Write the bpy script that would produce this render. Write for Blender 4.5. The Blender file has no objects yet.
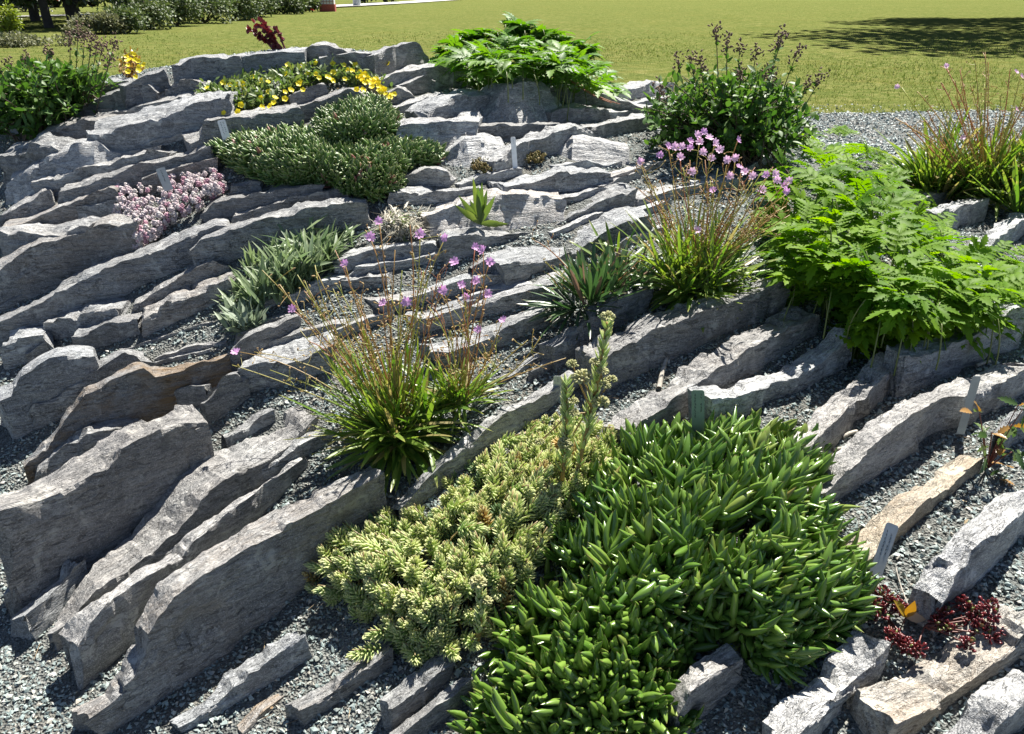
import bpy, bmesh, math, random
import numpy as np
from mathutils import Vector, Matrix, noise

rng = np.random.default_rng(7)
random.seed(7)
sc = bpy.context.scene
COL = sc.collection
R = math.radians

# ---------------------------------------------------------------- camera, light, exposure
CAM = np.array([0.0, 0.0, 1.5])
PITCH = R(25.4)
FPX = 803.0
cam_d = bpy.data.cameras.new('camera')
cam_d.sensor_width = 36.0
cam_d.lens = FPX / 1024 * 36.0
cam_d.clip_start, cam_d.clip_end = 0.05, 2000
cam = bpy.data.objects.new('camera', cam_d)
COL.objects.link(cam)
cam.location = CAM
cam.rotation_euler = (R(90) - PITCH, 0, 0)
sc.camera = cam

SUN_AZ, SUN_EL = R(27), R(59)          # azimuth measured from +Y towards +X
w = bpy.data.worlds.new('World'); sc.world = w; w.use_nodes = True
nt = w.node_tree; nt.nodes.clear()
sky = nt.nodes.new('ShaderNodeTexSky'); sky.sky_type = 'NISHITA'; sky.sun_disc = False
sky.sun_elevation = SUN_EL; sky.sun_rotation = SUN_AZ; sky.air_density = 0.6; sky.dust_density = 0.4
bg = nt.nodes.new('ShaderNodeBackground'); bg.inputs['Strength'].default_value = 0.055
wo = nt.nodes.new('ShaderNodeOutputWorld')
nt.links.new(sky.outputs[0], bg.inputs[0]); nt.links.new(bg.outputs[0], wo.inputs[0])
sl = bpy.data.lights.new('sun', 'SUN'); sl.energy = 4.8; sl.angle = R(0.5); sl.color = (1.0, 0.955, 0.88)
so = bpy.data.objects.new('sun', sl); COL.objects.link(so)
sdir = Vector((math.sin(SUN_AZ)*math.cos(SUN_EL), math.cos(SUN_AZ)*math.cos(SUN_EL), math.sin(SUN_EL)))
so.rotation_euler = sdir.to_track_quat('Z', 'Y').to_euler(); so.location = (6, 12, 15)
vs = sc.view_settings
vs.view_transform = 'Standard'; vs.look = 'None'; vs.gamma = 1.0; vs.use_curve_mapping = False
vs.exposure = 1.52
sc.cycles.max_bounces = 6; sc.cycles.diffuse_bounces = 3; sc.cycles.glossy_bounces = 2
sc.cycles.transmission_bounces = 4; sc.cycles.transparent_max_bounces = 4
sc.cycles.use_denoising = True

# ---------------------------------------------------------------- pixel <-> world helpers
def rays(px, py):
    px = np.asarray(px, float); py = np.asarray(py, float)
    r = px - 512; u = 367 - py
    f = FPX*math.cos(PITCH) + u*math.sin(PITCH)
    z = -FPX*math.sin(PITCH) + u*math.cos(PITCH)
    d = np.stack([r, f, z], -1)
    return d / np.linalg.norm(d, axis=-1, keepdims=True)

def proj(p):
    p = np.asarray(p, float) - CAM
    fw = p[..., 1]*math.cos(PITCH) - p[..., 2]*math.sin(PITCH)
    up = p[..., 1]*math.sin(PITCH) + p[..., 2]*math.cos(PITCH)
    return np.stack([512 + FPX*p[..., 0]/fw, 367 - FPX*up/fw], -1)

def at_z(px, py, z):
    d = rays(px, py); return CAM + d*((z - CAM[2])/d[..., 2])[..., None]

def at_y(px, py, y):
    d = rays(px, py); return CAM + d*((y - CAM[1])/d[..., 1])[..., None]

# ---------------------------------------------------------------- the mound: a smooth height field through surveyed points
LAWN_Z = 0.45
ctl = []
for px, py, z in [(0,640,.0),(110,715,0),(250,734,.0),(500,734,.08),(700,734,.13),(900,734,.2),(1024,734,.24),
                  (300,600,.1),(500,600,.2),(700,600,.26),(1000,600,.33),(0,480,.16),(0,300,.42),(0,150,.75),
                  (80,85,1.0),(300,50,1.2),(400,60,1.15),(560,90,1.0),(640,92,.94),(750,170,.76),(1000,230,.5),
                  (250,400,.33),(512,367,.43),(512,220,.72),(800,400,.43),(1000,400,.42),(1000,500,.37),
                  (300,200,.75),(300,100,1.03),(150,150,.85),(512,150,.87),(512,100,.98),(130,520,.14),(250,300,.53),(760,300,.57)]:
    ctl.append(tuple(at_z(px, py, z)[:2]) + (z,))
ctl += [(-3.2,6.4,.5),(-1,6.4,.5),(1,6.3,.46),(3,6,.45),(-4.4,4.6,.6),(-4.4,3,.25),(-3.5,2,.04),(-2.5,1.2,0),(-2.9,2.6,.3),
        (3.3,3.4,.45),(2.7,2,.42),(2,1.2,.36),(-1,.4,-.01),(0,.4,.03),(1,.4,.16),(-2.2,.4,0),(2.2,.4,.3),
        (-6,6,.45),(6,6,.45),(-6,9,.45),(0,9,.45),(6,9,.45),(-6,1,.0),(6,1,.4),(-6,3.5,.2),(6,3.5,.45),(-3,8,.45),(3,8,.45)]
ctl = np.array(ctl)
def _U(r2): return r2*np.log(r2 + 1e-9)
n = len(ctl)
K = _U(((ctl[:, None, :2]-ctl[None, :, :2])**2).sum(-1)) + np.eye(n)*0.02
P = np.c_[np.ones(n), ctl[:, :2]]
A = np.block([[K, P], [P.T, np.zeros((3, 3))]])
sol = np.linalg.solve(A, np.r_[ctl[:, 2], 0, 0, 0])
GX0, GX1, GY0, GY1, GS = -6.0, 6.0, 0.0, 9.0, 0.05
gx = np.arange(GX0, GX1+1e-6, GS); gy = np.arange(GY0, GY1+1e-6, GS)
XX, YY = np.meshgrid(gx, gy)
q = np.c_[XX.ravel(), YY.ravel()]
ZZ = (_U(((q[:, None]-ctl[None, :, :2])**2).sum(-1)) @ sol[:n] + sol[n] + q @ sol[n+1:]).reshape(XX.shape)
bl = np.clip((np.maximum(YY-5.6, np.abs(XX-0)-99))/1.0, 0, 1); bl = bl*bl*(3-2*bl)
ZZ = ZZ*(1-bl) + LAWN_Z*bl

def H(x, y):
    fx = np.clip((np.asarray(x, float)-GX0)/GS, 0, len(gx)-1.001); fy = np.clip((np.asarray(y, float)-GY0)/GS, 0, len(gy)-1.001)
    ix = fx.astype(int); iy = fy.astype(int); ax = fx-ix; ay = fy-iy
    return (ZZ[iy, ix]*(1-ax)*(1-ay)+ZZ[iy, ix+1]*ax*(1-ay)+ZZ[iy+1, ix]*(1-ax)*ay+ZZ[iy+1, ix+1]*ax*ay)

TS = np.linspace(0.9, 9.0, 700)
def hit(px, py, h=0.0):
    """first point of each pixel's ray on the mound raised by h; the nearest miss if it passes over the crest"""
    d = np.atleast_2d(rays(px, py)); h = np.broadcast_to(np.asarray(h, float), (len(d),))
    out = np.zeros_like(d)
    for a in range(0, len(d), 400):
        dd = d[a:a+400]; hh = h[a:a+400]
        p = CAM + dd[:, None, :]*TS[None, :, None]
        g = p[..., 2] - H(p[..., 0], p[..., 1]) - hh[:, None]
        g = np.where(p[..., 1] < 5.4, g, 9.0)
        neg = g < 0; any_ = neg.any(1)
        i = np.where(any_, neg.argmax(1), g.argmin(1)); i = np.clip(i, 1, len(TS)-1)
        r = np.arange(len(dd)); g1 = g[r, i]; g0 = g[r, i-1]
        f = np.where(any_, g0/np.maximum(g0-g1, 1e-9), 1.0)
        t = TS[i-1] + (TS[i]-TS[i-1])*np.clip(f, 0, 1)
        out[a:a+400] = CAM + dd*t[:, None]
    return out
def hit1(px, py, h=0.0): return hit([px], [py], h)[0]

def scale_at(p):   # metres per pixel at a point
    return np.linalg.norm(np.asarray(p)-CAM, axis=-1)/FPX

# ---------------------------------------------------------------- scene-graph helpers
def tag(o, label=None, cat=None, group=None, kind=None):
    if label: o['label'] = label
    if cat: o['category'] = cat
    if group: o['group'] = group
    if kind: o['kind'] = kind
    return o
def empty(name, loc, label, cat, group=None):
    o = bpy.data.objects.new(name, None); COL.objects.link(o)
    o.empty_display_size = 0.02; o.location = tuple(loc)
    return tag(o, label, cat, group)
def link_mesh(name, me, parent=None, mats=()):
    """world-space mesh; when parented, the child carries the inverse of its parent's place"""
    o = bpy.data.objects.new(name, me); COL.objects.link(o)
    for m in mats: me.materials.append(m)
    if parent is not None:
        o.parent = parent
        loc = Vector(parent.location); p = parent.parent
        while p is not None: loc += Vector(p.location); p = p.parent
        o.location = -loc
        if isinstance(me, bpy.types.Mesh):
            # keep the object's origin at its parent's and move the vertices instead
            me.transform(Matrix.Translation(-loc)); o.location = (0, 0, 0)
    return o

class Acc:
    """gathers vertices, faces and two per-vertex numbers (rnd, along) into ONE mesh"""
    def __init__(s): s.v=[]; s.l=[]; s.n=[]; s.r=[]; s.a=[]; s.m=[]; s.k=0
    def add(s, v, loops, sizes, rnd=0.0, along=0.0, mat=0):
        v = np.asarray(v, float).reshape(-1, 3); nv = len(v)
        s.v.append(v); s.l.append(np.asarray(loops, int)+s.k); s.n.append(np.asarray(sizes, int))
        s.r.append(np.broadcast_to(np.asarray(rnd, float), (nv,))); s.a.append(np.broadcast_to(np.asarray(along, float), (nv,)))
        s.m.append(np.full(len(sizes), mat)); s.k += nv
    def inst(s, tpl, o, d, u, L, W, c=0.0, rnd=None, mat=0, T=None):
        """one copy of a leaf template per row: origin o, direction d, up hint u, length L, width W, curl c"""
        tv, tl, tn, ta = tpl
        o = np.asarray(o, float).reshape(-1, 3); N = len(o)
        if N == 0: return
        d = np.broadcast_to(np.asarray(d, float), (N, 3)); d = d/np.linalg.norm(d, axis=1, keepdims=True)
        u = np.broadcast_to(np.asarray(u, float), (N, 3))
        sd = np.cross(u, d); ln = np.linalg.norm(sd, axis=1, keepdims=True)
        sd = np.where(ln < 1e-4, np.cross([1.0, .2, .1], d), sd); sd /= np.linalg.norm(sd, axis=1, keepdims=True)
        nn = np.cross(d, sd)
        L = np.broadcast_to(np.asarray(L, float), (N,)); W = np.broadcast_to(np.asarray(W, float), (N,))
        T = W if T is None else np.broadcast_to(np.asarray(T, float), (N,))
        c = np.broadcast_to(np.asarray(c, float), (N,))
        x = tv[None, :, 0]; y = tv[None, :, 1]; z = tv[None, :, 2]
        xs = (L*(1-0.25*np.abs(np.clip(c, -1, 1))))[:, None]*x
        P = (o[:, None] + d[:, None]*xs[..., None] + sd[:, None]*(W[:, None]*y)[..., None]
             + nn[:, None]*((L*c)[:, None]*x*x + T[:, None]*z)[..., None])
        nv = len(tv)
        rnd = rng.random(N) if rnd is None else np.broadcast_to(np.asarray(rnd, float), (N,))
        lo = (tl[None, :] + (np.arange(N)*nv)[:, None]).ravel()
        s.add(P.reshape(-1, 3), lo, np.tile(tn, N), np.repeat(rnd, nv), np.tile(ta, N), mat)
    def tube(s, pts, r0, r1, sides=5, rnd=0.5, mat=0):
        pts = np.asarray(pts, float); n = len(pts)
        t = np.gradient(pts, axis=0); t /= np.linalg.norm(t, axis=1, keepdims=True)+1e-12
        ref = np.where(np.abs(t[:, 2:3]) > .9, np.array([[1.0, 0, 0]]), np.array([[0, 0, 1.0]]))
        a = np.cross(ref, t); a /= np.linalg.norm(a, axis=1, keepdims=True); b = np.cross(t, a)
        an = np.arange(sides)*2*np.pi/sides; rr = np.linspace(r0, r1, n)
        v = pts[:, None] + rr[:, None, None]*(a[:, None]*np.cos(an)[None, :, None] + b[:, None]*np.sin(an)[None, :, None])
        lo = []
        for i in range(n-1):
            for j in range(sides):
                k = (j+1) % sides; lo += [i*sides+j, i*sides+k, (i+1)*sides+k, (i+1)*sides+j]
        lo2 = list(range((n-1)*sides, n*sides)); sz = [4]*((n-1)*sides)+[sides]
        s.add(v.reshape(-1, 3), lo+lo2, sz, rnd, np.repeat(np.linspace(0, 1, n), sides), mat)
    def mesh(s, name, smooth=True):
        v = np.concatenate(s.v); l = np.concatenate(s.l); nn = np.concatenate(s.n)
        me = bpy.data.meshes.new(name)
        me.vertices.add(len(v)); me.vertices.foreach_set('co', v.astype(np.float32).ravel())
        me.loops.add(len(l)); me.loops.foreach_set('vertex_index', l.astype(np.int32))
        me.polygons.add(len(nn)); st = np.r_[0, np.cumsum(nn)[:-1]]
        me.polygons.foreach_set('loop_start', st.astype(np.int32)); me.polygons.foreach_set('loop_total', nn.astype(np.int32))
        me.polygons.foreach_set('material_index', np.concatenate(s.m).astype(np.int32))
        me.polygons.foreach_set('use_smooth', np.full(len(nn), smooth))
        for nm, arr in (('rnd', s.r), ('along', s.a)):
            at = me.attributes.new(nm, 'FLOAT', 'POINT'); at.data.foreach_set('value', np.concatenate(arr).astype(np.float32))
        me.update(calc_edges=True); me.validate()
        return me
    def build(s, name, mats, parent=None, smooth=True):
        mats = mats if isinstance(mats, (list, tuple)) else [mats]
        return link_mesh(name, s.mesh(name, smooth), parent, mats)

# ---- leaf templates: length along x 0..1, width along y, thickness along z
def ribbon(prof, fold=0.25):
    """prof: (x, half width) pairs; a leaf folded along its midrib"""
    v=[]; a=[]; lo=[]
    for x, h in prof: v += [(x, -h, h*fold), (x, 0, 0), (x, h, h*fold)]; a += [x]*3
    for i in range(len(prof)-1):
        k = i*3; lo += [k, k+3, k+4, k+1, k+1, k+4, k+5, k+2]
    return np.array(v, float), np.array(lo), np.full(len(lo)//4, 4), np.array(a)
def fleshy(prof, sides=6, flat=0.75):
    v=[]; a=[]; lo=[]
    for x, h in prof:
        for j in range(sides):
            t = 2*math.pi*j/sides; v.append((x, h*math.cos(t), h*flat*math.sin(t))); a.append(x)
    m = len(prof)
    for i in range(m-1):
        for j in range(sides):
            k = (j+1) % sides; lo += [i*sides+j, i*sides+k, (i+1)*sides+k, (i+1)*sides+j]
    return np.array(v, float), np.array(lo), np.full(len(lo)//4, 4), np.array(a)
def merge(parts):
    """parts: list of (template, origin, direction, up, L, W, curl) in template space"""
    V=[]; LO=[]; N_=[]; A_=[]; k=0
    for tpl, o, d, u, L, W, c in parts:
        t = Acc(); t.inst(tpl, [o], [d], [u], L, W, c)
        V.append(t.v[0]); LO.append(t.l[0]+k); N_.append(t.n[0]); A_.append(t.a[0]); k += len(t.v[0])
    return np.concatenate(V), np.concatenate(LO), np.concatenate(N_), np.concatenate(A_)
SUCC = fleshy([(0,.6),(.2,.88),(.45,1.0),(.7,.92),(.88,.62),(.96,.34),(1,.06)])
FINGER = fleshy([(0,.65),(.2,.88),(.45,1.0),(.66,.94),(.82,.66),(.93,.32),(1,.04)], sides=7, flat=.85)
NEEDLE = fleshy([(0,.7),(.45,1.0),(.8,.7),(1,.1)], sides=4, flat=.7)
SPOON = fleshy([(0,.35),(.4,.7),(.7,1.0),(.92,.7),(1,.15)], sides=5, flat=.5)
STRAP = ribbon([(0,.45),(.25,.7),(.55,1.0),(.8,.85),(.93,.5),(1,.05)], .35)
LANCE = ribbon([(0,.25),(.25,.8),(.5,1.0),(.75,.65),(1,.03)], .3)
OVATE = ribbon([(0,.1),(.2,.75),(.45,1.0),(.75,.7),(1,.05)], .25)
BLADE = ribbon([(0,1.0),(.5,.8),(1,.05)], .3)
PETAL = ribbon([(0,.3),(.5,1.0),(.85,.85),(1,.3)], .12)
SERR = ribbon([(0,.12),(.12,.6),(.13,.32),(.3,.95),(.31,.52),(.5,1.05),(.51,.6),(.7,.9),(.71,.48),(.86,.58),(.87,.3),(1,.05)], .3)

# ---------------------------------------------------------------- materials
def mat(name):
    m = bpy.data.materials.new(name); m.use_nodes = True
    t = m.node_tree; b = t.nodes['Principled BSDF']; return m, t, b
def nd(t, typ, **kw):
    x = t.nodes.new(typ)
    for k, v in kw.items():
        if k in x.inputs: x.inputs[k].default_value = v
        else: setattr(x, k, v)
    return x
def ramp(t, fac, stops):
    r = t.nodes.new('ShaderNodeValToRGB'); e = r.color_ramp.elements
    while len(e) < len(stops): e.new(0.5)
    for el, (p, c) in zip(e, stops): el.position = p; el.color = tuple(c)+(1,) if len(c) == 3 else c
    t.links.new(fac, r.inputs[0]); return r.outputs[0]
def mixc(t, fac, a, b, mode='MIX'):
    m = t.nodes.new('ShaderNodeMix'); m.data_type = 'RGBA'; m.blend_type = mode
    for s, val in ((m.inputs[0], fac), (m.inputs[6], a), (m.inputs[7], b)):
        if isinstance(val, bpy.types.NodeSocket): t.links.new(val, s)
        elif isinstance(val, (int, float)): s.default_value = val
        else: s.default_value = tuple(val)+(1,)
    return m.outputs[2]
def attr(t, name):
    a = t.nodes.new('ShaderNodeAttribute'); a.attribute_name = name; return a.outputs['Fac']

def leaf_mat(name, c1, c2, tip=None, tip_from=.75, trans=0.3, rough=.45, base=None, spec=.5, odd=None):
    m, t, b = mat(name)
    c = mixc(t, attr(t, 'rnd'), c1, c2)
    if odd:   # a share of the leaves is of another colour
        c = mixc(t, ramp(t, attr(t, 'rnd'), [(0, (0,0,0)), (1-odd[1]-.01, (0,0,0)), (1-odd[1], (1,1,1))]), c, odd[0])
    if tip is not None:
        c = mixc(t, ramp(t, attr(t, 'along'), [(tip_from, (0,0,0)), (1.0, (1,1,1))]), c, tip)
    if base is not None:
        c = mixc(t, ramp(t, attr(t, 'along'), [(0, (1,1,1)), (.35, (0,0,0))]), c, base)
    t.links.new(c, b.inputs['Base Color'])
    b.inputs['Roughness'].default_value = rough; b.inputs['Specular IOR Level'].default_value = spec
    if trans:
        tr = t.nodes.new('ShaderNodeBsdfTranslucent'); t.links.new(c, tr.inputs[0])
        hs = nd(t, 'ShaderNodeHueSaturation', Saturation=1.15, Value=1.5); t.links.new(c, hs.inputs['Color']); t.links.new(hs.outputs[0], tr.inputs[0])
        mx = nd(t, 'ShaderNodeMixShader'); mx.inputs[0].default_value = trans
        t.links.new(b.outputs[0], mx.inputs[1]); t.links.new(tr.outputs[0], mx.inputs[2])
        t.links.new(mx.outputs[0], t.nodes['Material Output'].inputs[0])
    return m

def rock_mat():
    m, t, b = mat('schist')
    L = t.links.new
    tc = nd(t, 'ShaderNodeTexCoord'); oi = nd(t, 'ShaderNodeObjectInfo')
    off = nd(t, 'ShaderNodeVectorMath', operation='SCALE'); L(oi.outputs['Random'], off.inputs['Scale']); off.inputs[0].default_value = (17, 9, 5)
    av = nd(t, 'ShaderNodeVectorMath', operation='ADD'); L(tc.outputs['Object'], av.inputs[0]); L(off.outputs[0], av.inputs[1])
    def stretched(s, rot=(0,0,0)):
        mp = nd(t, 'ShaderNodeMapping'); mp.inputs['Scale'].default_value = s; mp.inputs['Rotation'].default_value = rot
        L(av.outputs[0], mp.inputs[0]); return mp.outputs[0]
    def noise_(vec, scale, det=5, rough=.6, dist=0):
        x = nd(t, 'ShaderNodeTexNoise', Scale=scale, Detail=det, Roughness=rough, Distortion=dist); L(vec, x.inputs['Vector']); return x.outputs['Fac']
    big = noise_(av.outputs[0], 6, 5, .65)
    fol = noise_(stretched((.10, 1.0, 1.1), (0, R(14), 0)), 60, 5, .7, .25)     # foliation along the slab
    streak = noise_(stretched((.05, .8, 1.0), (0, R(9), 0)), 150, 3, .6)
    fine = noise_(stretched((.38, 1.0, 1.1), (0, R(10), 0)), 140, 4, .75)
    grit = noise_(av.outputs[0], 300, 2, .6)
    c = ramp(t, fol, [(.32, (.135,.138,.138)), (.5, (.25,.25,.245)), (.66, (.42,.415,.40))])
    c2 = ramp(t, big, [(.34, (.13,.135,.138)), (.5, (.26,.258,.252)), (.66, (.44,.43,.405))])
    c = mixc(t, .5, c, c2)
    c = mixc(t, ramp(t, fine, [(.40, (0,0,0)), (.54, (1,1,1))]), mixc(t, .6, c, (.06,.061,.062)), c)
    c = mixc(t, ramp(t, streak, [(.56, (0,0,0)), (.70, (.55,.55,.55))]), c, (.07,.075,.08))
    c = mixc(t, ramp(t, grit, [(.53, (0,0,0)), (.64, (.5,.5,.5))]), c, (.56,.555,.54))
    # pale lichen and quartz patches
    lich = noise_(av.outputs[0], 15, 7, .75, .6)
    c = mixc(t, ramp(t, lich, [(.54, (0,0,0)), (.62, (.75,.75,.75))]), c, (.50,.495,.465))
    dk = noise_(stretched((.5,1,1)), 11, 7, .75)
    c = mixc(t, ramp(t, dk, [(.56, (0,0,0)), (.68, (.7,.7,.7))]), c, (.065,.07,.07))
    # hairline cracks along the layers
    ck = noise_(stretched((.16, 1.0, .8), (0, R(16), R(4))), 26, 5, .55, .5)
    crack = ramp(t, ck, [(.486, (0,0,0)), (.492, (.3,.3,.3)), (.498, (0,0,0))])
    c = mixc(t, ramp(t, ck, [(.484, (0,0,0)), (.492, (.5,.5,.5)), (.50, (0,0,0))]), c, (.045,.045,.045))
    # rust / ochre staining, its amount set for each stone by the alpha of its object colour
    rn = noise_(stretched((.6, 1, .9)), 7, 5, .65, .4)
    rs = mixc(t, 1.0, ramp(t, rn, [(.36, (0,0,0)), (.58, (1,1,1))]), ramp(t, fol, [(.30, (.25,.25,.25)), (.58, (1,1,1))]), 'MULTIPLY')
    ra = nd(t, 'ShaderNodeMath', operation='MULTIPLY'); L(rs, ra.inputs[0]); L(oi.outputs['Alpha'], ra.inputs[1])
    c = mixc(t, ra.outputs[0], c, (.20,.125,.055))
    c = mixc(t, 1.0, c, oi.outputs['Color'], 'MULTIPLY')
    L(c, b.inputs['Base Color'])
    b.inputs['Roughness'].default_value = .5; b.inputs['Specular IOR Level'].default_value = .6
    hsum = nd(t, 'ShaderNodeMath', operation='ADD'); L(fol, hsum.inputs[0])
    h2 = nd(t, 'ShaderNodeMath', operation='MULTIPLY'); L(fine, h2.inputs[0]); h2.inputs[1].default_value = .55; L(h2.outputs[0], hsum.inputs[1])
    hc = nd(t, 'ShaderNodeMath', operation='SUBTRACT'); L(hsum.outputs[0], hc.inputs[0]); L(crack, hc.inputs[1]); hsum = hc
    bp = nd(t, 'ShaderNodeBump', Strength=1.0, Distance=.013); L(hsum.outputs[0], bp.inputs['Height']); 
    md = noise_(stretched((.5,1,1)), 14, 5, .6)
    bp2 = nd(t, 'ShaderNodeBump', Strength=.8, Distance=.03); L(md, bp2.inputs['Height']); L(bp2.outputs[0], bp.inputs['Normal'])
    L(bp.outputs[0], b.inputs['Normal'])
    return m
ROCK = rock_mat()

def soil_mat():
    m, t, b = mat('fine_gravel_soil'); L = t.links.new
    tc = nd(t, 'ShaderNodeTexCoord')
    v = nd(t, 'ShaderNodeTexVoronoi', Scale=150.0); L(tc.outputs['Object'], v.inputs['Vector'])
    nz = nd(t, 'ShaderNodeTexNoise', Scale=6.0, Detail=5.0); L(tc.outputs['Object'], nz.inputs['Vector'])
    c = ramp(t, v.outputs['Color'], [(0, (.05,.056,.053)), (.5, (.12,.13,.122)), (1, (.22,.225,.21))])
    c = mixc(t, ramp(t, nz.outputs['Fac'], [(.45, (0,0,0)), (.7, (.5,.5,.5))]), c, (.16,.14,.11))
    L(c, b.inputs['Base Color']); b.inputs['Roughness'].default_value = .95
    bp = nd(t, 'ShaderNodeBump', Strength=1.0, Distance=.012); L(v.outputs['Distance'], bp.inputs['Height']); L(bp.outputs[0], b.inputs['Normal'])
    return m
def chip_mat():
    m, t, b = mat('gravel_chip'); L = t.links.new
    c = ramp(t, attr(t, 'rnd'), [(0, (.13,.165,.16)), (.3, (.215,.27,.26)), (.55, (.275,.335,.32)), (.8, (.35,.395,.37)), (.95, (.36,.335,.28)), (1, (.46,.45,.42))])
    tc = nd(t, 'ShaderNodeTexCoord'); nz = nd(t, 'ShaderNodeTexNoise', Scale=240.0, Detail=3.0); L(tc.outputs['Object'], nz.inputs['Vector'])
    c = mixc(t, .6, c, ramp(t, nz.outputs['Fac'], [(.3, (.6,.6,.6)), (.7, (1,1,1))]), 'MULTIPLY')
    L(c, b.inputs['Base Color']); b.inputs['Roughness'].default_value = .6
    return m
def plain(name, c, rough=.6, metal=0.0, var=.25, scale=30):
    m, t, b = mat(name); L = t.links.new
    tc = nd(t, 'ShaderNodeTexCoord'); nz = nd(t, 'ShaderNodeTexNoise', Scale=float(scale), Detail=4.0); L(tc.outputs['Object'], nz.inputs['Vector'])
    k = ramp(t, nz.outputs['Fac'], [(.3, tuple(x*(1-var) for x in c)), (.7, tuple(min(1, x*(1+var)) for x in c))])
    L(k, b.inputs['Base Color']); b.inputs['Roughness'].default_value = rough; b.inputs['Metallic'].default_value = metal
    return m
# ---------------------------------------------------------------- ground sheets
def sheet(name, x0, x1, y0, y1, step, zf, m):
    xs = np.arange(x0, x1+1e-6, step); ys = np.arange(y0, y1+1e-6, step)
    X, Y = np.meshgrid(xs, ys); Z = zf(X, Y); nx = len(xs)
    i = np.arange(len(ys)-1)[:, None]*nx + np.arange(nx-1)[None]
    f = np.stack([i, i+1, i+nx+1, i+nx], -1).reshape(-1, 4)
    a = Acc(); a.add(np.stack([X, Y, Z], -1), f.ravel(), np.full(len(f), 4)); o = a.build(name, m)
    return tag(o, kind='structure')
SOIL = soil_mat()
sheet('gravel_bed', -6, 6, -1.0, 8.4, .06, lambda x, y: H(x, y) + .004*np.sin(x*31+y*17)*np.sin(y*23-x*11), SOIL)

# ---------------------------------------------------------------- stone slabs
SLABS = []
GRP = 'tilted stone slabs of the crevice garden'
def facing(nrm, p):   # flip a horizontal normal towards the camera
    return nrm if np.dot(nrm, CAM[:2]-p[:2]) > 0 else -nrm

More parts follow.
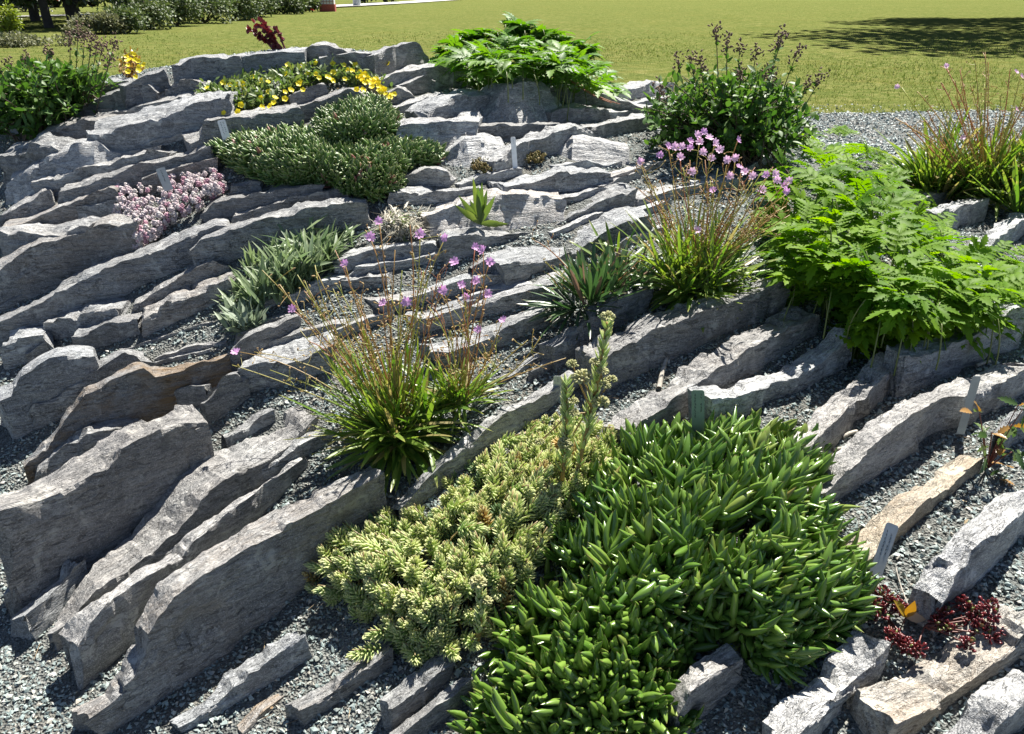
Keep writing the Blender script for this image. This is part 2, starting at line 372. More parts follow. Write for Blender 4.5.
def slab(label, F, t, g, bright=1.0, rust=0.1, rough=1.0, tone=(1, 1, 1), lean=.0, wmax=.18, group=GRP):
    F = np.array(F, float); m = len(F)
    def spread_(v): 
        v = np.atleast_1d(np.array(v, float)); return np.interp(np.linspace(0, 1, m), np.linspace(0, 1, len(v)), v) if len(v) > 1 else np.full(m, v[0])
    tt = spread_(t); gg = spread_(g)
    # height of the stone above the ground from the visible height of its face
    h = np.full(m, .05)
    for _ in range(3):
        p = hit(F[:, 0], F[:, 1], h); dv = p-CAM; ds = np.linalg.norm(dv, axis=1)
        cosf = np.linalg.norm(dv[:, :2], axis=1)/ds; h = np.clip(gg*ds/(FPX*cosf), .012, .34)
    # the front face is one vertical plane: least squares through the hits
    c = p[:, :2].mean(0); uu, ss, vt = np.linalg.svd(p[:, :2]-c); dirv = vt[0]
    if dirv[0] < 0: dirv = -dirv
    nrm = np.array([dirv[1], -dirv[0]])
    dd = rays(F[:, 0], F[:, 1]); den = dd[:, :2] @ nrm
    tpl = ((c-CAM[:2]) @ nrm)/np.where(np.abs(den) < 1e-4, 1e-4, den)
    pp = CAM + dd*tpl[:, None]
    ok = (np.linalg.norm(pp-p, axis=1) < .22) & (np.abs(den) > .10)
    P = np.where(ok[:, None], pp, p) if ok.all() else p*.5+np.where(ok[:, None], pp, p)*.5
    # resample along the edge
    seg = np.r_[0, np.cumsum(np.linalg.norm(np.diff(P, axis=0), axis=1))]; Ltot = seg[-1]
    depth = np.linalg.norm(P.mean(0)-CAM)
    step = np.clip(.0042*depth, .008, .022); n = int(np.clip(Ltot/step, 8, 130))
    s = np.linspace(0, Ltot, n)
    E = np.stack([np.interp(s, seg, P[:, k]) for k in range(3)], -1)
    tpx = np.interp(s, seg, tt)
    sd0 = rng.uniform(0, 90); szf = float(np.clip(min(h.mean(), .02+1.2*np.mean(tt)*depth/FPX)/.10, .25, 1.0)); ja = np.clip(.0042*depth/2, .003, .007)*rough*szf**.7
    jz = np.array([noise.fractal(Vector((x_*22+sd0, sd0, 0)), .75, 2.1, 5)*.8 + .8*(noise.cell(Vector((x_*17+sd0, 3, 0)))-.5) for x_ in s])
    jt = np.array([noise.fractal(Vector((x_*14+sd0, 40, 0)), .7, 2.1, 4) + .9*(noise.cell(Vector((x_*15+sd0, 9, 0)))-.5) for x_ in s])
    E[:, 2] += ja*jz; E[:, :2] += nrm*(ja*.8*jt)[:, None]
    # thickness from the visible lit band
    px0 = proj(E); ds = np.linalg.norm(E-CAM, axis=1); sinf = (CAM[2]-E[:, 2])/ds
    nb = -nrm
    w0 = tpx*ds/FPX/np.maximum(sinf, .12); o_ = np.argsort(px0[:, 0]); a0, a1 = o_[0], o_[-1]
    slope = np.polyfit(px0[:, 0], px0[:, 1], 1)[0] if abs(px0[a1, 0]-px0[a0, 0]) > 8 else 0.0
    Q = E.copy(); Q[:, :2] += nb*.05; pq = proj(Q); sep = (px0[:, 1]+slope*(pq[:, 0]-px0[:, 0])) - pq[:, 1]   # band height made by 5 cm
    wdt = np.clip(np.where(sep > 1.5, .068*tpx/np.maximum(sep, 1.5), w0), .028, wmax)
    wdt = np.convolve(np.pad(wdt, 2, mode='edge'), np.ones(5)/5, 'valid')
    B = E.copy(); B[:, :2] += nb*wdt[:, None]
    for _ in range(4):     # raise or lower the back edge so that the band keeps its height
        pb = proj(B)
        base_y = np.interp(pb[:, 0], px0[o_, 0], px0[o_, 1])
        lo = pb[:, 0] < px0[o_[0], 0]; sl_ = (px0[o_[min(4, n-1)], 1]-px0[o_[0], 1])/max(px0[o_[min(4, n-1)], 0]-px0[o_[0], 0], 1e-3)
        base_y = np.where(lo, px0[o_[0], 1] + np.clip(sl_, -1.2, 1.2)*(pb[:, 0]-px0[o_[0], 0]), base_y)
        err = pb[:, 1] - (base_y - tpx)
        B[:, 2] += np.clip(err*ds/FPX, -.05, .05)
    B[:, 2] = np.clip(B[:, 2], E[:, 2]-.015, E[:, 2]+(.22 if gg.mean() > 9 else .42)*wdt+.006)
    kk = np.ones(7)/7
    if n > 12: B[:, 2] = np.convolve(np.pad(B[:, 2], 3, mode='edge'), kk, 'valid')
    B[:, 2] += ja*1.2*jt[::-1]; B[:, :2] += nb*(ja*1.2*jz[::-1])[:, None]
    zb = H(E[:, 0], E[:, 1]) - .10
    hgt = np.maximum(E[:, 2]-zb, .05)
    nf = int(np.clip(hgt.max()/step*.8, 5, 14)); ntp = int(np.clip(wdt.max()/step*.8, 3, 9)); nbk = 4
    rows = []
    for i in range(nf+1):
        k = i/nf; q_ = E.copy(); q_[:, 2] = zb+hgt*k; q_[:, :2] += nrm*(lean*hgt*(1-k))[:, None]; rows.append(q_)
    for i in range(1, ntp+1):
        k = i/ntp; rows.append(E*(1-k)+B*k)
    zb2 = np.minimum(H(B[:, 0], B[:, 1])-.10, B[:, 2]-.05)
    for i in range(1, nbk+1):
        k = i/nbk; q_ = B.copy(); q_[:, 2] = B[:, 2]*(1-k)+zb2*k; rows.append(q_)
    V = np.stack(rows, 0)                    # m_rows x n x 3
    mr = len(rows)
    # ends cut at a slant and a little narrower
    ang = math.atan2(dirv[1], dirv[0]); org = np.array([c[0], c[1], float(H(*c))])
    ca, sa = math.cos(ang), math.sin(ang)
    loc = V-org; X = loc[..., 0]*ca+loc[..., 1]*sa; Y = -loc[..., 0]*sa+loc[..., 1]*ca; Z = loc[..., 2]
    kf = (np.arange(mr) <= nf)
    endj = rng.normal(0, .006, (mr, 2)).cumsum(0)
    for e, sg in ((0, -1), (n-1, 1)):
        X[:, e] += endj[:, 0 if e == 0 else 1]
        X[:nf+1, e] += sg*np.linspace(.035, 0, nf+1)*rng.uniform(-.2, 1.0)
    sd = rng.uniform(0, 50)
    yn = 1.0 if nrm @ np.array([-sa, ca]) > 0 else -1.0
    V2 = np.stack([X, Y, Z], -1)
    amp = rough*np.clip(.005*depth/2.0, .0045, .008)*szf**.6
    # broken facets: local wedges knocked off the two top edges and the faces
    for _ in range(int(4+Ltot*12)):
        j = int(rng.integers(0, n)); wh = rng.random()
        i = nf if wh < .45 else (nf+ntp if wh < .65 else int(rng.integers(nf//2, mr-nbk)))
        p0 = V2[i, j].copy(); 
        if i < nf: nv_ = np.array([rng.normal(0, .22), yn*1.0, rng.normal(-.08, .16)])
        elif i == nf: nv_ = np.array([rng.normal(0, .3), yn*rng.uniform(.0, .5), rng.uniform(.7, 1.1)])
        elif i < nf+ntp: nv_ = np.array([rng.normal(0, .35), rng.normal(0, .4), 1.0])
        else: nv_ = np.array([rng.normal(0, .3), -yn*rng.uniform(.2, 1.0), rng.uniform(.6, 1.1)])
        nv_ /= np.linalg.norm(nv_); kx = rng.uniform(.08, .35)
        sg = (V2-p0)@nv_ - kx*np.abs(V2[..., 0]-p0[0]) + amp*rng.uniform(.3, 1.7)
        far = np.linalg.norm(V2-p0, axis=2) > rng.uniform(.04, .13)*(.35+.65*szf)
        sg = np.where(far | (sg < 0) | (np.arange(mr) < 2)[:, None], 0, np.minimum(sg, .02*szf))
        V2 = V2 - sg[..., None]*nv_
    for i in range(mr):
        front = i <= nf; top = nf < i <= nf+ntp
        for j in range(n):
            x, y, z = V2[i, j]
            a = noise.fractal(Vector((x*9+sd, y*24, z*24)), 0.8, 2.0, 4)
            b_ = noise.noise(Vector((x*2.6+sd, y*5+9, z*7)))
            st = math.floor((b_+a*.25)*3.2)/3.2           # broken ledges
            cel = noise.cell(Vector((x*11+sd, y*30, z*20)))-.5
            edge = 1.0 if (i in (nf, nf+ntp)) else .75
            dsp = amp*(a*1.2*edge + st*1.8 + cel*.5)
            if front: V2[i, j, 1] += yn*dsp*(.62 if i < nf else .4); V2[i, j, 2] += .5*amp*a if i == nf else 0
            elif top: V2[i, j, 2] += dsp*.9
            else: V2[i, j, 1] -= yn*dsp
            V2[i, j, 0] += amp*.4*noise.noise(Vector((x*20, y*20+sd, z*20)))
    me = bpy.data.meshes.new('tilted_stone'); bm = bmesh.new()
    vv = [[bm.verts.new(V2[i, j]) for j in range(n)] for i in range(mr)]
    for i in range(mr-1):
        for j in range(n-1): bm.faces.new((vv[i][j], vv[i][j+1], vv[i+1][j+1], vv[i+1][j]))
    for e in (0, n-1):                       # end caps joined row by row: front rows to the back rows
        ring = [vv[i][e] for i in range(mr)]; a_, b2 = 0, mr-1
        while b2-a_ > 1:
            if b2-a_ == 2: bm.faces.new((ring[a_], ring[a_+1], ring[b2])); break
            bm.faces.new((ring[a_], ring[a_+1], ring[b2-1], ring[b2])); a_ += 1; b2 -= 1
    bmesh.ops.recalc_face_normals(bm, faces=bm.faces)
    for f in bm.faces: f.smooth = True
    for e_ in bm.edges:
        if len(e_.link_faces) == 2 and e_.calc_face_angle(0) > R(16): e_.smooth = False
    bm.to_mesh(me); bm.free(); me.materials.append(ROCK)
    o = bpy.data.objects.new('tilted_stone', me); COL.objects.link(o)
    o.location = org; o.rotation_euler = (0, 0, ang)
    bv = 1.1*bright*rng.uniform(.86, 1.18); hv = rng.normal(-.018, .016)
    o.color = (tone[0]*bv*(1+hv), tone[1]*bv, tone[2]*bv*(1-hv), max(rust, .25*max(0, rng.normal(0, .5))))
    tag(o, label, 'stone', group)
    SLABS.append(dict(o=org, a=ang, x0=X.min(), x1=X.max(), y0=Y.min()-.01, y1=Y.max()+.01, label=label, xs=X[nf].copy(), yf=Y[nf].copy(), yb=Y[nf+ntp].copy(), zf=Z[nf]+org[2], zb=Z[nf+ntp]+org[2]))
    return o

B_, D_ = 1.15, .85
SL = [
# --- crest, from the leafy shrub to the big geum
('flat-topped slab between the dense leafy shrub and the yellow flower tuft', [(73,86),(100,83),(129,79)], 3, 14, .85, 0),
('blocky dark slab with a white vein just below the yellow flower tuft', [(126,86),(145,75),(168,67)], 3, 22, .8, 0),
('long ridge slab at the crest, below the lawn and above the yellow-flowered mat', [(168,67),(190,58),(212,57),(238,56)], 3, 22, .85, 0),
('ridge slab standing directly in front of the dark red twig plant', [(237,57),(262,53),(285,51),(302,49)], 3, 20, .85, 0),
('peaked ridge slab, highest point of the crest beside the lawn', [(298,53),(315,43),(328,41),(347,52)], 2, 18, .85, 0),
('rounded crest slab between the peaked ridge slab and the square-ended block', [(322,58),(350,52),(372,51),(384,63)], 2, 20, .9, 0),
('square-ended slanted block at the end of the crest ridge', [(372,55),(395,46),(417,41),(429,57)], 2, 22, .75, 0),
('small pointed slab leaning below the long ridge slab', [(162,92),(180,79),(195,80),(208,84)], 2, 9, 1, 0),
('low light-topped slab between the crest ridge and the yellow-flowered mat', [(200,81),(230,73),(250,68),(277,67)], 6, 7, 1.05, 0),
('peaked slab with a notch, under the blocky white-veined slab', [(78,105),(107,95),(145,81),(156,93)], 3, 13, .9, 0),
('thin long slab with a pale top under the notched peaked slab', [(93,117),(130,108),(165,100),(193,93)], 7, 8, 1.1, .1),
('thin slab edge below the leafy shrub, above the speckled slab', [(30,132),(50,116),(75,111),(112,107)], 3, 8, 1, .1),
('small flat block tucked against the foot of the leafy shrub', [(25,113),(40,111),(58,112)], 3, 10, 1, .1),
('dark speckled slab under the thin edge near the leafy shrub', [(32,135),(58,125),(85,119),(107,116)], 4, 22, .85, .1),
('broad long slab with a bright sloping top below the crest', [(87,133),(125,125),(165,112),(200,102),(231,92)], (13,10,3), 28, .95, .05),
('thin plate leaning at the foot of the broad bright-topped slab', [(122,151),(160,138),(201,128)], 2, 7, 1, .2),
('slab behind the white label stake that stands among green cushions', [(197,141),(204,121),(228,117),(270,112),(302,104)], 6, 22, .9, .1),
('rough slab in front of the yellow-flowered mat, lichen on its top', [(300,106),(335,94),(352,87),(374,94)], 5, 15, .95, .25),
('shaded dark slab holding up the yellow-flowered mat', [(288,96),(310,86),(326,83)], 2, 14, .8, 0),
# --- left flank
('big sunlit slab cut off by the frame below the leafy shrub', [(-6,156),(15,153),(33,138),(56,148)], 15, 30, .9, .05),
('rounded mid-grey slab arching over the long thin slab on the left flank', [(8,184),(25,166),(47,157),(75,143),(92,138),(113,153)], 5, 22, 1.2, 0, 1, (1,1,1), .5),
('long slab with a blunt lit end under the arched grey slab', [(32,183),(75,169),(120,158),(150,149),(163,153)], 5, 16, .9, .1),
('long dark slab ending at the gravel pocket left of the green cushions', [(62,191),(92,181),(140,163),(160,161),(200,150),(213,145)], 5, 20, .85, .15),
('upright plate right behind the pinkish white stonecrop and its grey stake', [(137,180),(175,168),(216,157)], 2, 16, .8, .3),
('short stubby slab sloping to the left frame edge', [(-6,220),(20,205),(38,193),(50,188),(53,199)], 6, 16, .9, 0),
('warm grey slab running up to the pinkish white stonecrop', [(8,226),(33,219),(70,203),(108,185),(116,189)], 5, 18, .95, .35),
('pale broken block beside the pinkish white stonecrop', [(77,207),(95,202),(112,199)], 6, 14, 1.25, 0),
('slab with a flat bright top under the warm grey slab', [(-6,229),(15,229),(45,235),(83,224)], 8, 34, .85, .05),
('tall dark slab directly below the pale broken block', [(-6,272),(30,247),(83,233),(95,227),(110,220),(136,219)], 8, 36, .85, .1),
('low pale flagstone lying in front of the tall dark slab', [(-6,310),(35,288),(75,266),(90,258)], 17, 5, 1.1, .15),
('very long slab curving from the left edge to under the stonecrop', [(-6,323),(43,302),(72,281),(105,268),(135,258),(160,248),(190,234),(217,224),(231,227)], 9, 26, .85, .1),
('long slab under the green cushions, touching the grey-green leafy plant', [(191,251),(200,241),(235,227),(297,209),(345,201),(371,204)], 6, 28, .85, .05),
('wavy-topped slab beneath the green cushions', [(237,216),(262,206),(300,195),(351,187)], 8, 12, .9, 0),
('dark-faced slab between the stonecrop and the green cushions', [(203,213),(211,203),(228,198),(270,191),(313,185)], 5, 15, .85, .05),
('small tan block half hidden at the front of the green cushions', [(238,186),(250,179),(262,180)], 2, 10, 1, .2),
('small curved slab with a rounded tip in a gravel gap', [(130,307),(160,286),(190,271),(212,259),(227,267)], 6, 11, .95, .15),
('slab with lit sloping top ending at the grey-green leafy plant', [(140,319),(150,311),(175,297),(212,285),(231,277)], 12, 20, .9, .1),
('pale wedge below the very long curved slab', [(38,323),(75,312),(116,304)], 14, 20, 1.05, .15),
('pale wedge cut by the left frame edge', [(-6,351),(15,338),(46,332)], 16, 22, 1.05, .1),
('tongue-shaped slab in the gravel gap, its tip stained ochre', [(76,339),(107,323),(141,317)], 8, 17, .95, .2),
('small loose block beside the pale wedge at the left edge', [(22,356),(45,342)], 5, 12, .9, .1),
('wide slab with a bright hump over a tall shaded face', [(10,400),(20,374),(50,357),(75,351),(98,355)], 10, 46, .85, .05),
('layered slab with a long streaked top right of the bright hump', [(32,406),(58,395),(100,366),(125,351),(148,361)], 8, 24, .85, .1),
('slate-like sliver lying in the gravel left of the leafy rosette', [(150,359),(190,346),(226,339)], 12, 5, 1, .05),
('pale flat flake lying across the rusty-faced slab', [(140,366),(165,358),(200,350)], 6, 5, 1.05, .1),
('large slab with a rusty brown face and a notched edge', [(20,470),(50,441),(85,393),(115,378),(143,367),(155,377),(175,373),(200,362),(220,357)], (7,9,6), (40,46,40), .85, 1.0),
('angular slab leaning under the rusty-faced slab', [(34,474),(60,450),(82,434),(118,420),(138,431)], 14, 33, .9, .2),
('huge tilted slab with a broad dark face and a pale top', [(-4,512),(20,503),(50,493),(97,466),(140,438),(175,420),(192,421),(212,424)], (17,20,14), (95,80,46), .85, .05),
('slab stepping up behind the clump of lewisia leaves, dark-faced', [(203,390),(222,363),(240,341),(258,332),(297,317)], 6, 20, .85, .05),
('small dark block at the end of the rusty-faced slab', [(176,391),(190,386),(204,385)], 3, 22, .8, 0),
('broken rock with a lit corner between dark blocks, beside drooping stalks', [(208,403),(222,376),(240,372),(251,379)], 4, 26, .9, 0),
('thick slab with a wide sunlit top under the drooping lewisia stalks', [(240,369),(262,362),(300,352),(331,341)], 17, 28, .95, .05),
('pale low slab behind the lewisia stalks, above the thick sunlit slab', [(268,301),(300,291),(315,282),(346,277)], 6, 11, 1.1, .05),
('slab running to the white curled dry plant', [(330,262),(360,252),(380,247),(402,246),(432,243)], 6, 14, 1.1, 0),
('broad slab with a split streaky top below the lewisia stalks', [(62,627),(100,587),(142,562),(178,527),(200,500),(232,475),(280,449),(319,413)], (18,34,40,26), 22, .88, .12),
('narrow rugged slab wedged between the streaky slab and the great front slab', [(76,650),(92,622),(112,600),(145,578),(175,556),(225,515),(262,487),(300,460)], (26,14,10,10), (40,50,30,22), .95, .1),
('great front slab with a long plane dark face and a rust-marked top', [(110,706),(128,672),(158,618),(175,596),(205,573),(244,551),(300,516),(350,492),(388,470)], (20,20,26,26,22,16), (8,60,90,84,74,60,40), .92, .3),
('square-ended little block on the gravel at the foot of the slabs', [(36,608),(50,588),(61,577),(77,565)], (26,20,16), 24, .85, 0),
('thin flake standing against the huge dark-faced slab', [(4,590),(20,556),(36,520),(47,494)], 6, (10,30,30,10), .85, .1),
('small bright-topped slab lying in the gravel before the great front slab', [(192,722),(225,690),(262,665),(282,650),(303,633)], (12,22,10), (6,22,24), 1.0, .05),
('rust-stained flat stone almost buried in the lower gravel', [(247,730),(262,713),(282,696)], 20, 4, 1.05, .9),
('shaded brownish slab under the drooping spruce-like stonecrop', [(310,706),(345,681),(396,646)], 15, 14, .8, .4),
('dark stone in shade under the lowest stonecrop shoots', [(398,706),(430,676),(452,656)], 20, 20, .8, .1),
('dark stone half under the fleshy green carpet at the bottom edge', [(398,738),(440,702),(474,678)], 14, 16, .8, 0),
# --- middle of the crest and the upper slope
('long flat slab under the leafy green geum on the crest', [(376,81),(395,73),(415,69),(440,65),(468,68),(475,80)], 5, 15, 1.1, 0),
('small dark pyramid-shaped stone on the upper slope', [(405,85),(428,74),(447,86)], 2, 10, .85, 0),
('dark stone beside the end of the yellow-flowered mat', [(386,92),(400,86),(413,93)], 2, 12, .85, 0),
('light slab in front of the pyramid-shaped stone', [(394,109),(420,98),(445,93),(456,95)], 7, 9, 1.1, 0),
('dark angular slab leaning against the speckled boulder', [(428,110),(452,96),(480,93),(497,93)], 8, 24, .9, 0),
('big speckled boulder with a rough pale face under the geum', [(482,119),(496,100),(508,84),(530,81),(550,88),(564,108)], 8, (3,24,34,34,26,5), 1.3, .05, 1.3, (1,1,1), .6),
('long slab running right from the speckled boulder, dry roots across it', [(548,87),(585,89),(615,97),(641,106)], 3, 13, 1.1, .25),
('small box-like slab right under the speckled boulder', [(552,113),(562,108),(585,108),(608,109)], 4, 13, .9, 0),
('slim slab ending at the seedheaded shrub', [(607,112),(630,110),(660,105)], 4, 8, .95, 0),
('rough low slab touching the seedheaded shrub, under the slim one', [(588,127),(625,120),(657,115)], 5, 13, 1, .1),
('rounded block with warm grey face right of the green cushions', [(398,126),(425,122),(460,119),(475,122)], 9, 24, 1.1, .2, 1, (1,1,1), .4),
('straight dark slab between the boulder and the white stake', [(461,131),(478,124),(515,124),(561,123)], 3, 15, .85, .05),
('slab slanting up behind the white stake in the gravel pocket', [(495,161),(522,143),(552,133),(585,122),(595,133)], 8, 19, .95, .05),
('pale rounded rock left of the white stake', [(440,158),(465,137),(482,136),(509,149)], 5, (5,22,20,8), 1.35, 0, 1, (1,1,1), .7),
('pale wedge-shaped rock near the seedheaded shrub', [(555,150),(572,136),(595,139),(625,146),(632,152)], 4, (5,18,16,10), 1.35, 0, 1, (1,1,1), .7),
('small grey stone peeking from the end of the green cushions', [(405,177),(425,166),(447,169),(451,180)], 3, 13, 1.1, 0),
('low slab bordering the gravel pocket with two tiny rosettes', [(456,183),(485,174),(526,168)], 3, 8, 1, 0),
('broad slab with a humped top in front of the gravel pocket', [(501,187),(545,179),(560,171),(590,172),(613,171)], 8, 17, .95, 0),
('flat step stone above the humped slab', [(560,166),(587,159),(600,164),(626,161)], 4, 6, 1.1, 0),
('slab under the tip of the green cushions, above the curled dry plant', [(398,193),(425,188),(450,191),(480,188)], 7, 13, 1, 0),
('large pale-faced slab behind the single upright leaf tuft', [(431,216),(470,199),(500,194),(540,194),(560,199)], 9, 21, 1.3, .3, 1, (1,1,1), .5),
('thin flake lying behind the long smooth slab', [(511,223),(540,212),(562,205)], 5, 5, 1.1, 0),
('long smooth slab with a bright flowing top at mid slope', [(449,237),(475,234),(515,234),(548,229),(575,214),(595,204),(625,191),(642,185)], (10,14,15,9), 13, .95, 0),
('short slab near the pink lewisia, above the long smooth slab', [(600,186),(622,177),(642,171)], 8, 8, 1.05, 0),
('thick slab with a square dark end and bright top, left of the pink lewisia', [(504,263),(520,261),(550,258),(573,251),(597,237),(616,226),(648,213)], 17, 18, .9, 0),
('dark triangular stone at the end of the long smooth slab', [(449,247),(468,233),(478,241)], 2, 13, .8, .1),
('bright narrow slab behind the strappy green rosette', [(424,318),(465,307),(500,297),(540,287),(562,280)], 12, 16, .95, 0),
('slab below the strappy green rosette, beside dry lewisia stalks', [(445,350),(470,344),(500,331),(525,319),(547,309)], 11, 17, .95, 0),
('pale flat slab behind the purple lewisia flowers', [(425,293),(455,281),(480,276),(507,273)], 14, 12, 1.1, 0),
('low slab among the purple lewisia flower stalks', [(338,281),(360,277),(391,275)], 6, 10, 1.1, 0),
('rock with a lit facet between the pale flat slab and the square-ended slab', [(470,268),(485,258),(503,256)], 5, 14, 1.1, 0),
('pale flat stone showing between lewisia and the strappy rosette', [(612,246),(640,233),(667,226)], 11, 8, 1.1, 0),
('pale stone glimpsed through the pink lewisia stalks', [(640,198),(690,186),(742,178)], 10, 9, 1.1, 0),
('angular pale stone between the seedheaded shrub and the geum', [(750,166),(765,156),(783,158)], 5, 8, 1.2, 0),
# --- right flank
('massive slab in front of the pink lewisia, stalk shadows on its top', [(598,362),(647,335),(687,315),(722,305),(757,292),(786,270)], (20,20,14,6), 38, .9, .05),
('dark round-ended slab under the strappy green rosette', [(563,345),(582,323),(612,301),(652,285)], 12, 28, .85, .05),
('thin slab between the dry lewisia and the yellowish stonecrop', [(396,512),(430,477),(468,441),(508,412),(535,402),(560,385),(582,372)], 10, 20, 1, .1),
('flat stone lying in gravel behind the thin slab', [(505,379),(530,362),(562,342)], 8, 5, 1.05, .05),
('long slab with a straight square end beside the dead twig', [(628,433),(660,409),(690,386),(735,358),(775,335),(818,311),(824,307)], 22, 28, .92, .2),
('bluish white slab behind the green plant label', [(712,398),(735,397),(765,387),(800,372),(840,349),(858,330)], 14, 28, 1.35, .05),
('slab with a hackly broken top next to the bluish white one', [(806,450),(825,433),(850,409),(888,373),(905,350)], (24,28,22), 32, 1.05, .1),
('block with a dark square end under the geum leaves', [(906,352),(928,351),(958,342),(985,331),(1035,302)], 13, 38, 1.1, .1),
('long slab with a grey label blade leaning on its face', [(832,490),(850,471),(880,441),(915,413),(945,399),(975,393),(1000,383),(1040,362)], 20, 32, 1.05, .05),
('yellowish slab beside the fleshy green carpet, a label leaning at its end', [(852,576),(870,562),(890,539),(905,523),(920,506),(950,486),(987,456)], (34,30,22), 14, 1.15, .35, 1.0, (1.12,1.0,.80)),
('thick slab with a rough dark end above the red stonecrop', [(946,606),(965,571),(993,541),(1040,494)], 40, 38, 1.1, 0),
('square-cut slab at the bottom edge, below the red stonecrop', [(790,744),(840,694),(875,666),(892,642)], 42, 26, 1.2, 0),
('beige slab behind the red stonecrop', [(896,722),(908,717),(930,706),(975,681),(1000,656),(1040,622)], 46, 22, 1.15, .4, 1.0, (1.06,1.0,.9)),
('bluish grey stone filling the bottom corner by the beige slab', [(980,760),(1000,735),(1020,706),(1050,680)], 55, 40, 1.1, 0),
('stone half swallowed by the fleshy green carpet', [(676,724),(692,692),(715,673),(748,655)], 24, 32, 1.0, 0),
('dark stone cut by the right frame edge, beside a red-stemmed weed', [(1004,434),(1022,413),(1050,398)], 4, 28, .75, 0),
('small stone between the geum and the tall lewisia', [(920,199),(942,192),(962,187)], 10, 10, 1.1, 0),
('light-faced slab at the foot of the tall lewisia', [(941,211),(958,208),(990,198)], 8, 20, 1.2, 0),
('pale stone at the right frame edge beyond the dark gravel', [(992,244),(1005,234),(1032,214)], 15, 18, 1.2, 0),
('tiny stone showing through a gap in the geum leaves', [(878,178),(893,174)], 6, 7, 1.2, 0),
('pale slab edge showing left of the pink lewisia, under its stalks', [(618,216),(645,208),(672,199)], 9, 9, 1.1, 0),
('grey slab end between the two lewisia clumps', [(384,301),(410,296),(430,289)], 10, 13, 1.05, 0),
('thin slab crossing behind the lewisia flowers, below the curled dry plant', [(352,268),(385,262),(420,258),(448,250)], 6, 10, 1.05, 0),
('low dark slab in the gap under the pale flat slab', [(432,312),(455,304),(480,298)], 5, 8, .9, 0),
('thin slab low in the gravel between grey-green leaves and lewisia', [(232,338),(262,322),(300,312)], 6, 9, .95, .1),
('narrow slab in the gravel left of the massive slab', [(532,372),(556,356),(585,335)], 6, 10, .9, 0),
('thin pale slab lying behind the thick sunlit slab by the lewisia stalks', [(258,346),(300,331),(342,322)], 8, 8, 1.1, .05),
('slab half hidden behind the leaves of the largest lewisia', [(330,333),(365,319),(398,310)], 9, 9, 1.05, 0),
('thin pale edge of rock in the gravel under the long smooth slab', [(555,232),(583,219),(604,210)], 5, 6, 1.1, 0),
('low slab at the foot of the seedheaded shrub, near the first pink flower', [(610,178),(638,167),(664,161)], 6, 7, 1.05, 0),
('pale flat rock sheet in the gravel between tongue-shaped slab and silvery leaves', [(122,349),(160,337),(212,321)], 13, 3, 1.15, .1),
('thin slab between the pale flat slab and the bright narrow slab', [(455,300),(490,290),(530,283)], 6, 7, 1.1, 0),
('slim slab in the gap above the long smooth slab at mid slope', [(560,199),(590,190),(612,186)], 5, 7, 1.05, 0),
('narrow slab peeking out between the great front slab and the lewisia leaves', [(262,470),(285,452),(318,436)], 8, 14, .95, .05),
('slab edge in the gravel below the angular broken rock', [(222,440),(246,424),(275,410)], 8, 12, .95, .1),
('low slab between the slab with a flat bright top and the stubby slab', [(40,225),(66,214),(80,211)], 4, 6, 1.05, 0),
('thin slab just above the long slab with a blunt lit end', [(98,160),(130,151),(160,145)], 4, 7, 1.1, 0),
('thin slab laid against the straight dark slab, behind the white stake', [(480,137),(510,131),(545,129)], 4, 6, 1.05, 0),
('stone poking out from under the front geum leaves', [(850,330),(862,320),(880,312)], 8, 9, 1.2, 0),
('crest stone at the far end of the ridge behind the seedheaded shrub', [(616,90),(640,88),(655,80),(674,83)], 5, 12, 1.15, 0),
('thin crest slab leading into the seedheaded shrub', [(634,103),(660,98),(692,95)], 5, 6, 1.1, 0),
]
for e in SL: slab(*e)

